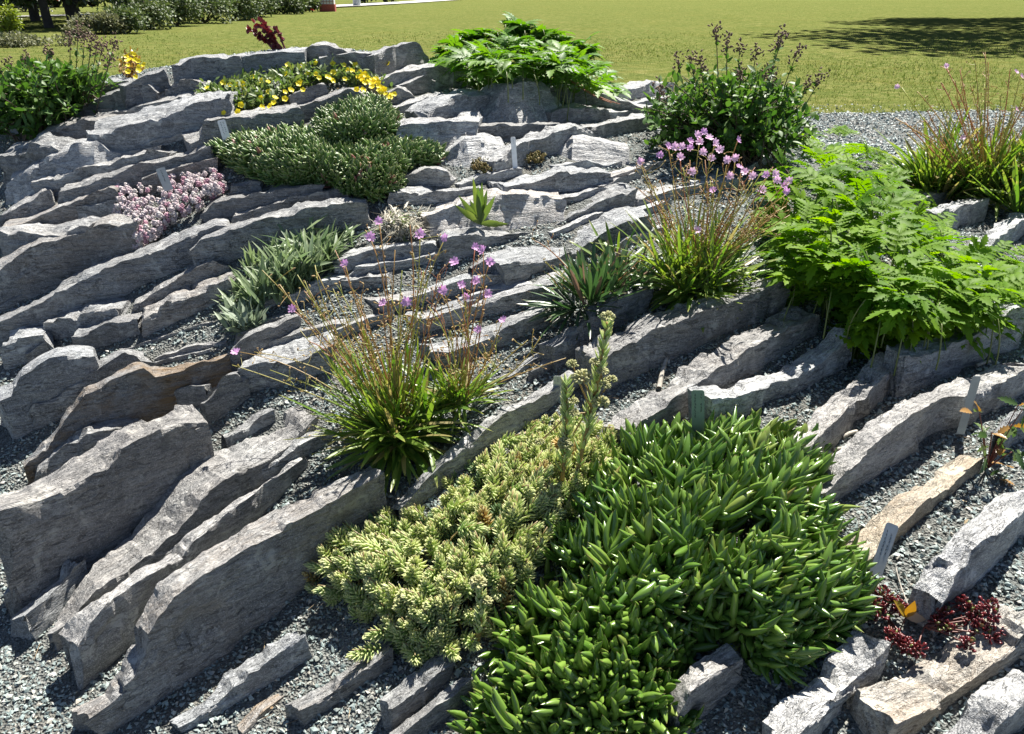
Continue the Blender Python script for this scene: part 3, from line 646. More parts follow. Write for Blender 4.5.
# ---------------------------------------------------------------- loose gravel: real chips over the bed
def in_slab(x, y, pad=0.0):
    r = np.zeros(len(x), bool)
    hz = H(x, y)
    for s in SLABS:
        dx = x-s['o'][0]; dy = y-s['o'][1]; ca, sa = math.cos(s['a']), math.sin(s['a'])
        lx = dx*ca+dy*sa; ly = -dx*sa+dy*ca
        yf = np.interp(lx, s['xs'], s['yf']); yb = np.interp(lx, s['xs'], s['yb']); k = np.clip((ly-yf)/np.maximum(yb-yf, 1e-4), 0, 1)
        top = np.interp(lx, s['xs'], s['zf'])*(1-k)+np.interp(lx, s['xs'], s['zb'])*k
        r |= (lx > s['x0']-pad) & (lx < s['x1']+pad) & (ly > yf) & (ly < yb) & (top > hz-.004)
    return r
def chips(name, n, xr, yr, s0, s1, keep=None):
    x = rng.uniform(*xr, n); y = rng.uniform(*yr, n); ok = ~in_slab(x, y)
    p0 = proj(np.stack([x, y, H(x, y)], -1)); ok &= (p0[:, 0] > -120) & (p0[:, 0] < 1150) & (p0[:, 1] < 830)
    if keep is not None: ok &= keep(x, y)
    x, y = x[ok], y[ok]; n = len(x)
    base = np.array([(1,0,0),(-1,0,0),(0,1,0),(0,-1,0),(0,0,1),(0,0,-1)], float)
    tri = np.array([0,2,4, 2,1,4, 1,3,4, 3,0,4, 2,0,5, 1,2,5, 3,1,5, 0,3,5])
    v = base[None]*rng.uniform(.55, 1.25, (n, 6, 1)) + rng.normal(0, .28, (n, 6, 3))
    sz = s0*(s1/s0)**(rng.random(n)**1.6)
    v *= np.stack([sz, sz*rng.uniform(.6, 1, n), sz*rng.uniform(.35, .65, n)], -1)[:, None]
    a = rng.uniform(0, 6.28, n); b = rng.normal(0, .5, n); ca, sa, cb, sb = np.cos(a), np.sin(a), np.cos(b), np.sin(b)
    vx = v[..., 0]*cb[:, None]-v[..., 2]*sb[:, None]; vz = v[..., 0]*sb[:, None]+v[..., 2]*cb[:, None]; vy = v[..., 1]
    v = np.stack([vx*ca[:, None]-vy*sa[:, None], vx*sa[:, None]+vy*ca[:, None], vz], -1)
    v += np.stack([x, y, H(x, y)+sz*rng.uniform(-.1, .8, n)], -1)[:, None]
    A_ = Acc(); A_.add(v.reshape(-1, 3), (tri[None]+(np.arange(n)*6)[:, None]).ravel(), np.full(n*8, 3), np.repeat(rng.random(n), 6))
    return tag(A_.build(name, CHIP, smooth=False), 'angular grey-green crushed gravel filling the gaps between the slabs' if name == 'gravel' else 'crushed grey gravel strip between the garden and the lawn', 'gravel', kind='stuff')
CHIP = chip_mat()
A_near = 46000
g1 = chips('gravel', 330000, (-2.6, 3.2), (.9, 4.9), (.0033), .0092, lambda x, y: rng.random(len(x)) < np.clip(1.25-.2*y, .4, 1))
g2 = chips('gravel', 30000, (.8, 5.8), (4.4, 8.1), .008, .017)
g2['label'] = 'crushed grey gravel strip between the rock mound and the lawn'
# ---------------------------------------------------------------- plant helpers
def nz3(n, s=1.0): return rng.normal(0, s, (n, 3))
def unit(v): return v/np.maximum(np.linalg.norm(v, axis=-1, keepdims=True), 1e-9)
UP = np.array([0, 0, 1.0])
def poly_px(poly, n):
    """n random pixels inside a polygon, and each one's distance to its outline"""
    p = np.array(poly, float); lo = p.min(0); hi = p.max(0); out = []
    while sum(map(len, out)) < n:
        c = rng.uniform(lo, hi, (n*3, 2)); x, y = c.T; ins = np.zeros(len(c), bool); j = len(p)-1
        for i in range(len(p)):
            cr = ((p[i, 1] > y) != (p[j, 1] > y)) & (x < (p[j, 0]-p[i, 0])*(y-p[i, 1])/(p[j, 1]-p[i, 1]+1e-9)+p[i, 0])
            ins ^= cr; j = i
        out.append(c[ins])
    c = np.concatenate(out)[:n]; d = np.full(n, 1e9)
    for i in range(len(p)):
        a = p[i]; b = p[(i+1) % len(p)]; ab = b-a
        t = np.clip(((c-a)@ab)/(ab@ab), 0, 1); d = np.minimum(d, np.linalg.norm(c-a-t[:, None]*ab, axis=1))
    return c, d
def on_bed(poly, n, h, fall):
    """points on the bed under a pixel outline, raised to a cushion of height h that slopes down over `fall` pixels"""
    c, d = poly_px(poly, n); e = np.clip(d/fall, 0, 1)
    return hit(c[:, 0], c[:, 1], h*np.sqrt(e)), c, e
def bez(a, b, c, n=7):
    t = np.linspace(0, 1, n)[:, None]; return (1-t)**2*np.asarray(a)+2*t*(1-t)*np.asarray(b)+t*t*np.asarray(c)
def clone(src, name, parent, M):
    o = bpy.data.objects.new(name, src); COL.objects.link(o); o.parent = parent; o.matrix_basis = M; return o
def base_on(px, py, h=0.0): return hit1(px, py, h)

G_STEM = leaf_mat('green_stem', (.10,.15,.03), (.16,.17,.05), trans=.1)
RED_STEM = leaf_mat('reddish_stalk', (.42,.19,.11), (.40,.42,.11), trans=.3, base=(.26,.34,.07))
BROWN_STEM = leaf_mat('woody_stem', (.07,.05,.035), (.12,.085,.055), trans=0, rough=.8)

# ---------------------------------------------------------------- fleshy green carpet in the foreground
SUC_M = leaf_mat('fleshy_leaf', (.07,.155,.02), (.17,.27,.045), tip=(.15,.11,.05), tip_from=.94, trans=.16, rough=.27, spec=.6, odd=((.22,.2,.06), .008))
c_poly = [(628,440),(660,428),(700,432),(735,420),(775,432),(812,442),(828,470),(830,505),(842,540),(858,575),(866,600),(850,625),
          (812,640),(792,668),(765,655),(730,632),(700,638),(680,660),(672,690),(690,728),(640,750),(560,760),(470,745),(478,700),(500,660),(510,620),(545,585),(560,540),(575,490)]
cc = np.array([640, 590.])
cb = base_on(655, 640)
carpet = empty('fleshy_ground_cover', cb, 'dense mound of plump glossy green finger-like leaves spilling over slabs in front', 'plant')
A = Acc()
for layer, (nsh, hh) in enumerate(((310, .15), (230, .10), (120, .05))):
    P, c, e = on_bed(c_poly, nsh, hh, 60)
    r = scale_at(P)
    dv = (c-cc)/150.0
    grow = unit(np.stack([dv[:, 0]*.75, -dv[:, 1]*.55-.12, np.full(nsh, .62)], -1) + nz3(nsh, .36))
    for k in range(nsh):
        nl = int(rng.integers(6, 10)); g = grow[k]
        side = unit(np.cross(g, UP+np.array([.01, .02, 0]))); s2 = np.cross(g, side)
        ph = rng.uniform(0, 6.28) + np.arange(nl)*2.4; tilt = np.linspace(1.5, .3, nl)+rng.normal(0, .22, nl)
        d = g*np.cos(tilt)[:, None] + (side*np.cos(ph)[:, None] + s2*np.sin(ph)[:, None])*np.sin(tilt)[:, None]
        o = P[k] - g*np.linspace(.045, .005, nl)[:, None]
        L = rng.uniform(.045, .08, nl)*(1.25-.35*np.linspace(0, 1, nl))*rng.uniform(.72, 1.25); 
        A.inst(FINGER, o, d, np.tile(g, (nl, 1)) + nz3(nl, .2) + UP*.6, L, rng.uniform(.0075, .0110, nl), rng.uniform(.1, .75, nl), rnd=np.clip(rng.normal(.5, .32)+rng.normal(0, .14, nl), 0, .985) if rng.random() > .015 else rng.uniform(.9, 1, nl))
A.build('leaves', SUC_M, carpet)
S = Acc()
for k in range(150):
    p, c, e = on_bed(c_poly, 1, .10, 60); q = hit(c[:, 0]+rng.normal(0, 10), c[:, 1]+22, .0)[0]
    S.tube(bez(q, (q+p[0])/2+nz3(1, .02)[0], p[0]), .004, .003, 4)
S.build('stems', G_STEM, carpet)

# ---------------------------------------------------------------- spruce-like stonecrop with yellowish foxtail shoots
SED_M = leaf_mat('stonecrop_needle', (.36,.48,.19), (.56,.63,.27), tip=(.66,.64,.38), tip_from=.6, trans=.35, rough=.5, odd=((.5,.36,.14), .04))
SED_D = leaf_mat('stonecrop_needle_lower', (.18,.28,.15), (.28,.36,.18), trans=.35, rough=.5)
s_poly = [(430,500),(445,470),(470,450),(500,432),(535,418),(565,405),(600,408),(628,425),(622,450),(590,480),(570,520),(558,560),(540,590),(505,610),(480,632),
          (440,655),(410,658),(385,640),(368,614),(335,606),(312,588),(290,562),(290,522),(318,496),(365,495),(395,505),(415,495)]
sb = base_on(455, 600)
sed = empty('spruce_like_stonecrop', sb, 'yellow-green stonecrop with foxtail shoots of pointed needle leaves, left of the fleshy green carpet', 'plant')
A = Acc(); S = Acc()
def foxtail(A, S, p, g, Ls, nn, nl, wd, mi, drop=.06, curl=.25):
    side = unit(np.cross(g, np.array([.3, .8, .1]))); s2 = np.cross(g, side)
    q = p - g*Ls - UP*drop*.3
    t = np.linspace(0, 1, nn)**.8; ph = np.arange(nn)*2.39996 + rng.uniform(0, 6)
    rad = (side*np.cos(ph)[:, None] + s2*np.sin(ph)[:, None])
    tilt = (1.28-.95*t**3.5)+rng.normal(0, .12, nn)
    d = g*np.cos(tilt)[:, None] + rad*np.sin(tilt)[:, None]
    o = q + g*Ls*t[:, None]
    A.inst(NEEDLE, o, d, np.tile(g, (nn, 1)), nl*(1.05-.35*t**2)*rng.uniform(.85, 1.15, nn), wd, curl, rnd=np.clip(rng.normal(.5, .22)+.25*(t-.5)+rng.normal(0, .1, nn), 0, .94) if rng.random() > .015 else .98, mat=mi)
    S.tube(bez(q-g*.03-UP*drop, q-g*.02, p), .0025, .0018, 4)
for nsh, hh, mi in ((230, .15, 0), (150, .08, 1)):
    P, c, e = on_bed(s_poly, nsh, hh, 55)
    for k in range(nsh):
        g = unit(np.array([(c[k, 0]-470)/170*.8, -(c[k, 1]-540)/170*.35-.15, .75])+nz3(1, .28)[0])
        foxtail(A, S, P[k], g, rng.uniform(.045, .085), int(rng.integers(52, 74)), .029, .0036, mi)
P, c, e = on_bed([(465,455),(500,435),(560,408),(620,420),(612,470),(560,500),(500,500)], 80, .10, 15)
for k in range(80): foxtail(A, S, P[k], unit(np.array([0, -.15, .8])+nz3(1, .3)[0]), rng.uniform(.045, .085), int(rng.integers(50, 74)), .026, .0031, 0)
for px, py, gx_, gy_ in [(310,560,-.8,0),(318,585,-.7,-.3),(352,650,-.6,-.5),(415,655,.1,-.6),(455,650,.3,-.6),(340,520,-.6,.2),(318,520,-.8,.1),(475,640,.2,-.5),(368,630,-.5,-.4)]:
    p = hit1(px, py, .09); foxtail(A, S, p, unit(np.array([gx_, gy_, .25])), .085, 76, .028, .0031, 0)
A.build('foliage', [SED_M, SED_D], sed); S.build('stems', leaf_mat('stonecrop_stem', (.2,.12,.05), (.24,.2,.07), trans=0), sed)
BUD_M = leaf_mat('stonecrop_bud', (.33,.34,.14), (.42,.40,.2), trans=.15, rough=.7)
STK_M = leaf_mat('flowering_stalk', (.32,.17,.06), (.30,.24,.08), trans=.1)
def buds(A, p, r, n=46):
    v = unit(nz3(n)); v[:, 2] = np.abs(v[:, 2])*.8; 
    A.inst(SUCC, p+v*r*.55, v, UP+nz3(n, .2), r*.55, r*.17, 0, mat=0)
def flower_shoot(base, top, heads, L0):
    y = base[1]
    st = Acc(); lf = Acc(); heads_ = []
    pts = bez(base, (base+top)/2+np.array([.012, 0, .01]), top, 12); st.tube(pts, .0058, .003, 6)
    n = 120; t = rng.uniform(.05, 1, n)**.85; o = np.stack([np.interp(t, np.linspace(0, 1, 12), pts[:, k]) for k in range(3)], -1)
    ph = rng.uniform(0, 6.28, n); ax = unit(top-base); sd = np.stack([np.cos(ph), np.sin(ph), 0*ph], -1)
    lf.inst(NEEDLE, o, ax*.75+sd*.7, np.tile(ax, (n, 1)), L0*(1-.35*t), .0042, .2, rnd=rng.uniform(0, .9, n))
    for hx, hy, rr in heads:
        h_ = at_y(hx, hy, y+rng.normal(0, .012)); tt = .45+.4*rng.random()
        k = np.array([np.interp(tt, np.linspace(0, 1, 12), pts[:, i]) for i in range(3)])
        if np.linalg.norm(h_-top) > .03: st.tube(bez(k, k*.4+h_*.6-UP*.012, h_, 6), .0022, .0018, 5)
        bd = Acc(); buds(bd, h_+np.array([0, -.012, 0]), rr*1.35, 60); heads_.append(bd)
    s_ = st.build('flower_stalk', STK_M, sed); lf.build('stalk_leaves', SED_M, s_)
    for bd in heads_: bd.build('bud_head', BUD_M, s_)
b1 = base_on(575, 480, .06)
flower_shoot(b1, at_y(607, 322, b1[1]+.03), [(607,316,.013),(572,363,.011),(582,377,.019),(594,361,.010),(602,370,.011),(604,384,.011),(600,402,.017),(611,378,.010),(574,412,.010),(566,444,.013)], .05)
b2 = base_on(562, 480, .06)
flower_shoot(b2, at_y(566, 385, b2[1]+.01), [(564,441,.013),(540,440,.009),(573,400,.010)], .05)
b3 = base_on(478, 640, .05)
flower_shoot(b3, at_y(479, 575, b3[1]+.02), [(478,580,.014),(487,598,.010)], .032)

# ---------------------------------------------------------------- lewisias
LEW_M = leaf_mat('lewisia_leaf', (.09,.175,.03), (.20,.27,.05), tip=(.3,.3,.08), tip_from=.85, trans=.35, rough=.38, odd=((.26,.22,.09), .07))
LEW_D = leaf_mat('lewisia_leaf_dark', (.04,.09,.03), (.08,.14,.045), tip=(.16,.1,.06), tip_from=.9, trans=.2, rough=.35, odd=((.22,.14,.10), .06))
PINK = leaf_mat('pink_petal', (.60,.30,.58), (.70,.42,.68), base=(.75,.6,.72), trans=.35, rough=.6)
PALE = leaf_mat('pale_pink_petal', (.75,.45,.66), (.8,.56,.72), base=(.8,.66,.76), trans=.35, rough=.6)
POD = leaf_mat('dry_seed_pod', (.30,.19,.09), (.38,.28,.11), trans=.2, rough=.7)
def flower_mesh(m, r=.013, n=8):
    A = Acc(); ph = np.arange(n)*2*np.pi/n; d = np.stack([np.cos(ph), np.sin(ph), .25+.1*np.cos(ph*3)], -1)
    A.inst(PETAL, np.zeros((n, 3))+d*.001, d, UP, r*rng.uniform(.85, 1.1, n), r*.24, .12)
    k = 9; v = unit(nz3(k)+UP*1.2); A.inst(NEEDLE, np.zeros((k, 3)), v, UP, r*.35, r*.03, 0, rnd=.1)
    me = A.mesh('flower'); me.materials.append(m); return me
F_PINK = [flower_mesh(PINK, r) for r in (.012, .0145)]; F_PALE = [flower_mesh(PALE, .014)]
def rosette(A, o, n, L, Wd, lo=.1, hi=1.25, rad=.02, curl=-.25, lean=(0, 0, 0), mi=0, tpl=STRAP):
    ph = rng.uniform(0, 6.28, n); el = rng.uniform(lo, hi, n)
    d = np.stack([np.cos(ph)*np.cos(el), np.sin(ph)*np.cos(el), np.sin(el)], -1)+np.array(lean)
    oo = o+np.stack([np.cos(ph), np.sin(ph), 0*ph], -1)*rng.uniform(0, rad, n)[:, None]
    A.inst(tpl, oo, d, UP+nz3(n, .25), rng.uniform(*L, n), rng.uniform(*Wd, n), rng.uniform(curl-.25, curl+.25, n), mat=mi)
def stalk(A, base, top, sag, r=.0016, branch=True, y=None):
    r = max(r, .00062*float(np.linalg.norm(base-CAM))); mid = base*.45+top*.55+np.array([0, 0, sag])+nz3(1, .028)[0]; pts = bez(base, mid, top, 9); rd = rng.random()
    A.tube(pts, r*1.25, r*.75, 4, rnd=rd, mat=0)
    if branch:
        for _ in range(int(rng.integers(5, 11))):
            t = rng.uniform(.5, .98); k = np.array([np.interp(t, np.linspace(0, 1, 9), pts[:, i]) for i in range(3)])
            e = k+nz3(1, .018)[0]+np.array([0, 0, .016]); A.tube(bez(k, (k+e)/2+nz3(1, .005)[0], e, 4), r*.6, r*.45, 3, rnd=rd)
            v = unit(nz3(1)[0]+UP*.2); A.inst(SUCC, [e], [v], [UP+nz3(1, .3)[0]], rng.uniform(.006, .012), rng.uniform(.0018, .003), 0, mat=1)
def lewisia(label, base_px, leafspec, stalks, flowers, leafmat=LEW_M, fl=None, rnd_stalks=0, spread=None, group=None, jit=.05):
    b = base_on(*base_px, .05); root = empty('lewisia', b, label, 'plant', group)
    A = Acc(); leafspec(A, b); A.build('leaf_rosette', [leafmat], root)
    sx = scale_at(b); tgt = [(x, y) for x, y in stalks]
    for _ in range(rnd_stalks):
        tgt.append((rng.uniform(spread[0], spread[2]), rng.uniform(spread[1], spread[3])))
    stk = []
    for x, y in tgt:
        S = Acc(); top = at_y(x, y, b[1]+rng.normal(0, jit)); o = b+nz3(1, .02)[0]*np.array([1, 1, .3])-UP*.01
        stalk(S, o, top, rng.uniform(.0, .05)*(1 if abs(x-base_px[0]) > 60 else .3))
        stk.append((np.array([x, y]), S.build('flower_stalk', [RED_STEM, POD], root), top))
    for k, (x, y) in enumerate(flowers):
        i = min(range(len(stk)), key=lambda q: np.hypot(*(stk[q][0]-(x, y)))); so_, top = stk[i][1], stk[i][2]
        p = at_y(x, y, top[1]-.005)
        d = Vector((rng.normal(0, .4), rng.normal(-.9, .3), .7)).normalized()
        M = Matrix.Translation(Vector(p)-Vector(b)) @ d.to_track_quat('Z', 'Y').to_matrix().to_4x4() @ Matrix.Rotation(rng.uniform(0, 6), 4, 'Z')
        src = (fl or F_PINK); clone(src[k % len(src)], 'flower', so_, M)
        if np.hypot(*(stk[i][0]-(x, y))) > 3:
            pass
    return root
# two clumps in the middle-left
def ls(A, b):
    for _ in range(9): rosette(A, b+nz3(1, .055)[0]*np.array([1, 1, .3]), 34, (.11, .24), (.0045, .0075), -.1, 1.4, .03, -.15, tuple(nz3(1, .22)[0]))
    rosette(A, b+np.array([-.02, .02, -.02]), 70, (.2, .34), (.004, .006), .75, 1.5, .09, .0, tuple(nz3(1, .2)[0]))
    rosette(A, b+np.array([.03, -.03, -.035]), 110, (.10, .19), (.0055, .008), -.5, .7, .06, -.25, (.1, -.3, 0))
FL1 = [(345,264),(370,237),(379,221),(420,234),(445,238),(466,297),(476,281),(461,285),(483,250),(475,247),(487,294),(503,320),(443,290),(292,309),(236,352),(383,303),(406,302),(490,262)]
lewisia('lewisia with reddish arching stalks and purple-pink flowers, largest clump on the slope', (397, 425), ls,
        [(240,352),(232,365),(262,270),(292,309),(300,330),(345,264),(370,237),(379,221),(383,303),(406,302),(420,234),(445,238),(283,440),(280,285),(315,265),(335,250),(360,300),(395,250),(430,260),(322,352),(254,352),(270,370),(410,225)],
        [f for f in FL1 if f[0] < 446], rnd_stalks=26, spread=(285, 265, 450, 350))
def ls2(A, b): rosette(A, b, 80, (.08, .16), (.0035, .0055), .2, 1.3, .04)
lewisia('half dried lewisia with brown thin stalks, next to the thin slab', (462, 402), ls2,
        [(443,290),(461,285),(466,297),(476,281),(475,247),(483,250),(487,294),(503,320),(490,262),(528,340),(566,358),(540,338),(436,310),(450,330),(495,345)],
        [f for f in FL1 if f[0] > 446]+[(443,291),(455,262),(478,330)], rnd_stalks=14, spread=(420, 300, 520, 370))
# the pink one in the middle
def ls3(A, b):
    [rosette(A, b+nz3(1, .085)[0]*np.array([1, 1, .3]), 30, (.10, .22), (.0045, .0078), -.1, 1.4, .03, -.15, tuple(nz3(1, .2)[0])) for _ in range(10)]; rosette(A, b, 60, (.18, .30), (.004, .006), .8, 1.45, .12)
    rosette(A, b+np.array([0, -.03, -.03]), 120, (.10, .18), (.006, .008), -.4, .6, .08, -.2, (0, -.3, 0))
FL2 = [(641,162),(668,146),(675,147),(682,147),(690,148),(700,142),(697,135),(704,132),(709,138),(715,143),(660,155),(680,157),(711,158),(738,140),(727,160),(735,158),(739,167),(745,172),(753,176),(766,175),(775,174),(777,180),(784,186),(789,181),(762,190),(787,192),(692,172),(697,230),(713,190),(730,176),(703,152),(690,141),(720,150)]
lewisia('lewisia topped by a crowd of pale pink flowers, between the seedheaded shrub and the geum', (697, 280), ls3, [(641,162),(668,146),(700,137),(715,143),(738,140),(735,160),(753,176),(770,175),(789,182),(697,230),(680,158),(660,180),(650,200),(790,215),(765,195),(745,185),(705,160),(690,160),(720,190),(730,215),(640,190)],
        FL2, fl=F_PALE+F_PINK[:1]+F_PALE, rnd_stalks=30, spread=(640, 160, 795, 235))
# the tall one at the right
def ls4(A, b):
    [rosette(A, b+nz3(1, .13)[0]*np.array([1.6, 1, .2]), 62, (.16, .42), (.006, .010), .1, 1.45, .04, -.1, tuple(nz3(1, .18)[0])) for _ in range(16)]
    rosette(A, b+np.array([-.2, .05, .0]), 160, (.16, .28), (.006, .010), .2, 1.3, .12, -.1)
FL3 = [(946,66),(1021,76),(1016,72),(1016,109),(963,138),(897,87)]
lewisia('tall lewisia with long tan stalks at the gravel strip near the lawn edge', (985, 198), ls4,
        [(895,118),(905,122),(915,130),(925,120),(945,66),(960,70),(975,60),(988,62),(1000,95),(1021,74),(1016,109),(963,138),(940,95),(930,140),(1010,70),(1035,90),(985,52),(955,95),(970,85)],
        FL3, fl=F_PALE, rnd_stalks=34, spread=(900, 80, 1050, 150), jit=.14)
# strappy rosette without flowers
b = base_on(592, 300, .06); root = empty('strappy_rosette_plant', b, 'strappy dark green rosette without flowers on a dark round-ended slab', 'plant')
A = Acc()
rosette(A, b, 85, (.12, .20), (.0055, .0085), .35, 1.3, .05, -.05, (.05, 0, .1)); rosette(A, b+np.array([.10, .05, .0]), 60, (.12, .19), (.005, .008), .4, 1.3, .05, -.05, (.1, 0, .1))
rosette(A, b+np.array([-.05, -.02, -.02]), 50, (.12, .18), (.0045, .007), -.2, .6, .04, -.1, (-.5, -.1, 0))
A.build('leaf_rosette', [LEW_D], root)
S = Acc()
for x, y in [(533,240),(545,262),(556,285),(655,238),(640,240)]: stalk(S, b, at_y(x, y, b[1]), .01)
S.build('flower_stalks', [RED_STEM, POD], root)

# ---------------------------------------------------------------- geum-like plants: pinnate toothed leaves
GEUM_M = leaf_mat('geum_leaf', (.07,.16,.013), (.175,.29,.022), trans=.46, rough=.55, spec=.14)
GEUM_C = leaf_mat('crest_geum_leaf', (.065,.155,.022), (.14,.25,.035), trans=.42, rough=.5, spec=.3)
def pinnate(npair=3, tpl=SERR):
    parts = [(NEEDLE, (0, 0, 0), (1, 0, 0), (0, 0, 1), 1.0, .012, 0)]
    for i in range(npair):
        x = .28+.46*i/max(npair-1, 1); L = .22+.19*i/max(npair-1, 1)
        for s in (-1, 1): parts.append((tpl, (x, 0, 0), (.62, s*.9, .05), (0, 0, 1), L, L*.24, -.2))
    parts.append((tpl, (.80, 0, 0), (1, 0, 0), (0, 0, 1), .44, .115, -.2))
    return merge(parts)
PIN = [pinnate(4), pinnate(5), pinnate(3)]
def geum(label, poly, n, h, fall, L, ctr, group=None, flat=.35, lm=None):
    b = base_on(*ctr); root = empty('leafy_geum', b, label, 'plant', group)
    A = Acc(); S = Acc()
    for lay, f in ((n, 1.0), (int(n*.45), .62), (int(n*.4), .25)):
        P, c, e = on_bed(poly, lay, h*f, fall)
        w_ = np.array(poly); sp = (w_.max(0)-w_.min(0))/2
        for k in range(lay):
            out = np.array([(c[k, 0]-ctr[0])/sp[0], -(c[k, 1]-ctr[1])/sp[1]*.8, 0])
            d = unit(out*.8+nz3(1, .55)[0]*np.array([1, 1, .3])+np.array([0, -.12, flat]))
            l = rng.uniform(*L)
            A.inst(PIN[k % 3], [P[k]-d*l*.6], [d], [UP+nz3(1, .25)[0]], [l], [l], rng.uniform(-.45, -.1), rnd=np.clip(rng.normal(.5, .28), 0, 1))
            if lay == n and k % 4 == 0: 
                q = P[k]-d*l*.6; g_ = q-UP*h*f*.45-d*.03; A.tube(bez(g_, (q+g_)/2-d*.02, q, 5), .0028, .002, 4, mat=1)
    A.build('leaves', [lm or GEUM_M, G_STEM], root); return root
geum('big spreading geum with bright toothed leaves draping over slabs beside the tall lewisia', [(770,215),(765,175),(785,143),(812,124),(842,122),(870,140),(905,165),(925,190),(950,215),(965,245),(1000,240),(1040,250),(1040,320),(990,325),(955,335),(900,345),(870,335),(850,345),(840,330),(850,310),(800,295),(772,285),(768,250)],
     430, .27, 45, (.10, .165), (880, 270))
geum('smaller geum with green toothed leaves on the crest against the lawn', [(440,60),(452,42),(475,30),(500,25),(518,17),(535,24),(560,30),(588,40),(592,58),(612,78),(616,92),(590,88),(560,80),(530,76),(500,82),(480,80),(462,68)],
     260, .26, 18, (.13, .20), (520, 78), lm=GEUM_C)

# ---------------------------------------------------------------- shrubs with small leaves and brown seed heads
SHRUB_M = leaf_mat('shrub_leaf', (.05,.115,.022), (.11,.19,.04), trans=.3, rough=.5, spec=.3)
SEED_M = leaf_mat('brown_seed_head', (.10,.06,.045), (.2,.13,.09), trans=0, rough=.9)
def shrub(label, ctr, poly, h, fall, spikes, n=2600, Ls=(.028, .05), pinkish=None):
    b = base_on(*ctr); root = empty('leafy_shrub', b, label, 'shrub', None)
    A = Acc(); S = Acc()
    P, c, e = on_bed(poly, 240, h, fall); yb = b[1]
    # twigs from the base to points across the crown, each with pairs of leaves
    for k in range(240):
        p = at_y(c[k, 0], c[k, 1], yb+rng.normal(0, .16)); q = b+nz3(1, .08)[0]*np.array([1, 1, .1]); q[2] = H(q[0], q[1])
        pts = bez(q, q*.5+p*.5+np.array([0, 0, .06]), p, 9); S.tube(pts, .004, .0016, 4)
        m = n//240; t = rng.uniform(.30, 1.04, m)
        o = np.stack([np.interp(t, np.linspace(0, 1, 9), pts[:, i]) for i in range(3)], -1)+nz3(m, .012)
        d = unit(nz3(m)+np.array([0, 0, .45])+unit(p-q)*.5)
        A.inst(OVATE, o, d, UP+nz3(m, .5), rng.uniform(*Ls, m), rng.uniform(.0085, .0135, m), rng.uniform(-.3, .1, m))
    for x, y in spikes:
        p = at_y(x, y, yb+rng.normal(0, .12)); q = b*.35+p*.65-UP*.14
        pts = bez(q, (q+p)/2, p, 8); S.tube(pts, .0028, .0016, 4); m = 16; t = rng.uniform(0, .85, m)
        o = np.stack([np.interp(t, np.linspace(0, 1, 8), pts[:, i]) for i in range(3)], -1)
        A.inst(OVATE, o, unit(nz3(m)+UP*.6), UP+nz3(m, .4), rng.uniform(.02, .036, m), .009, -.1)
        T = Acc(); m = 30; o = p+nz3(m, .013)+(pts[-1]-pts[-2])*rng.uniform(-1.2, .3, (m, 1)); T.inst(SUCC, o, unit(nz3(m)+UP), UP+nz3(m, .3), .014, .0042, 0); T.build('seed_head', SEED_M, root)
    A.build('leaves', SHRUB_M, root); S.build('branches', BROWN_STEM, root)
    return root
shrub('bushy dark green shrub with brown seedheads, between the crest stones and the gravel strip', (735, 160), [(636,150),(644,105),(664,80),(700,66),(735,66),(765,70),(795,82),(814,108),(815,135),(800,150),(770,160),(740,158),(690,158),(655,158)],
      .3, 40, [(727,38),(716,28),(740,45),(757,48),(783,32),(779,40),(798,50),(767,68),(822,76),(811,80),(690,55),(676,58),(660,88),(700,60),(775,75),(741,70)], 5200, (.03, .055))
shrub('leafy shrub with broad leaves beside the crest, brown flower heads rising against the lawn', (52, 130), [(-25,75),(0,66),(25,62),(50,60),(75,68),(95,72),(112,82),(110,90),(80,100),(72,118),(60,128),(25,135),(-25,128)],
      .3, 30, [(78,28),(85,35),(70,36),(115,41),(48,50),(97,45),(110,58),(25,55),(92,38),(103,42),(-5,60),(8,62)], 4600, (.035, .06))

# ---------------------------------------------------------------- green cushions of short fleshy shoots
CUS_M = leaf_mat('cushion_leaf', (.07,.14,.03), (.145,.225,.06), tip=(.22,.24,.10), tip_from=.8, trans=.12, rough=.36, odd=((.28,.12,.10), .03))
def cushion(label, polys, n, h, fall, L, W, ctr, mat_=CUS_M, name='succulent_cushion'):
    root = empty(name, base_on(*ctr), label, 'plant'); A = Acc()
    for poly, k0 in polys:
        for f, m in ((1, int(n*k0)), (.6, int(n*k0*.5))):
            P, c, e = on_bed(poly, m, h*f, fall); cx, cy = np.mean(poly, 0); sp = np.ptp(np.array(poly), axis=0)/2
            for k in range(m):
                g = unit(np.array([(c[k, 0]-cx)/sp[0]*.7, -(c[k, 1]-cy)/sp[1]*.6-.15, .65])+nz3(1, .33)[0]); nl = 9
                sd = unit(np.cross(g, np.array([.2, .9, .1]))); s2 = np.cross(g, sd); ph = np.arange(nl)*2.4+rng.uniform(0, 6)
                ti = np.linspace(1.4, .2, nl)+rng.normal(0, .18, nl)
                d = g*np.cos(ti)[:, None]+(sd*np.cos(ph)[:, None]+s2*np.sin(ph)[:, None])*np.sin(ti)[:, None]
                A.inst(SUCC, P[k]-g*np.linspace(.03, 0, nl)[:, None], d, np.tile(g, (nl, 1)), rng.uniform(*L, nl), rng.uniform(*W, nl), .2, rnd=np.clip(rng.normal(.5, .22)+rng.normal(0, .1, nl), 0, .96) if rng.random() > .03 else .99)
    A.build('leaves', mat_, root); return root
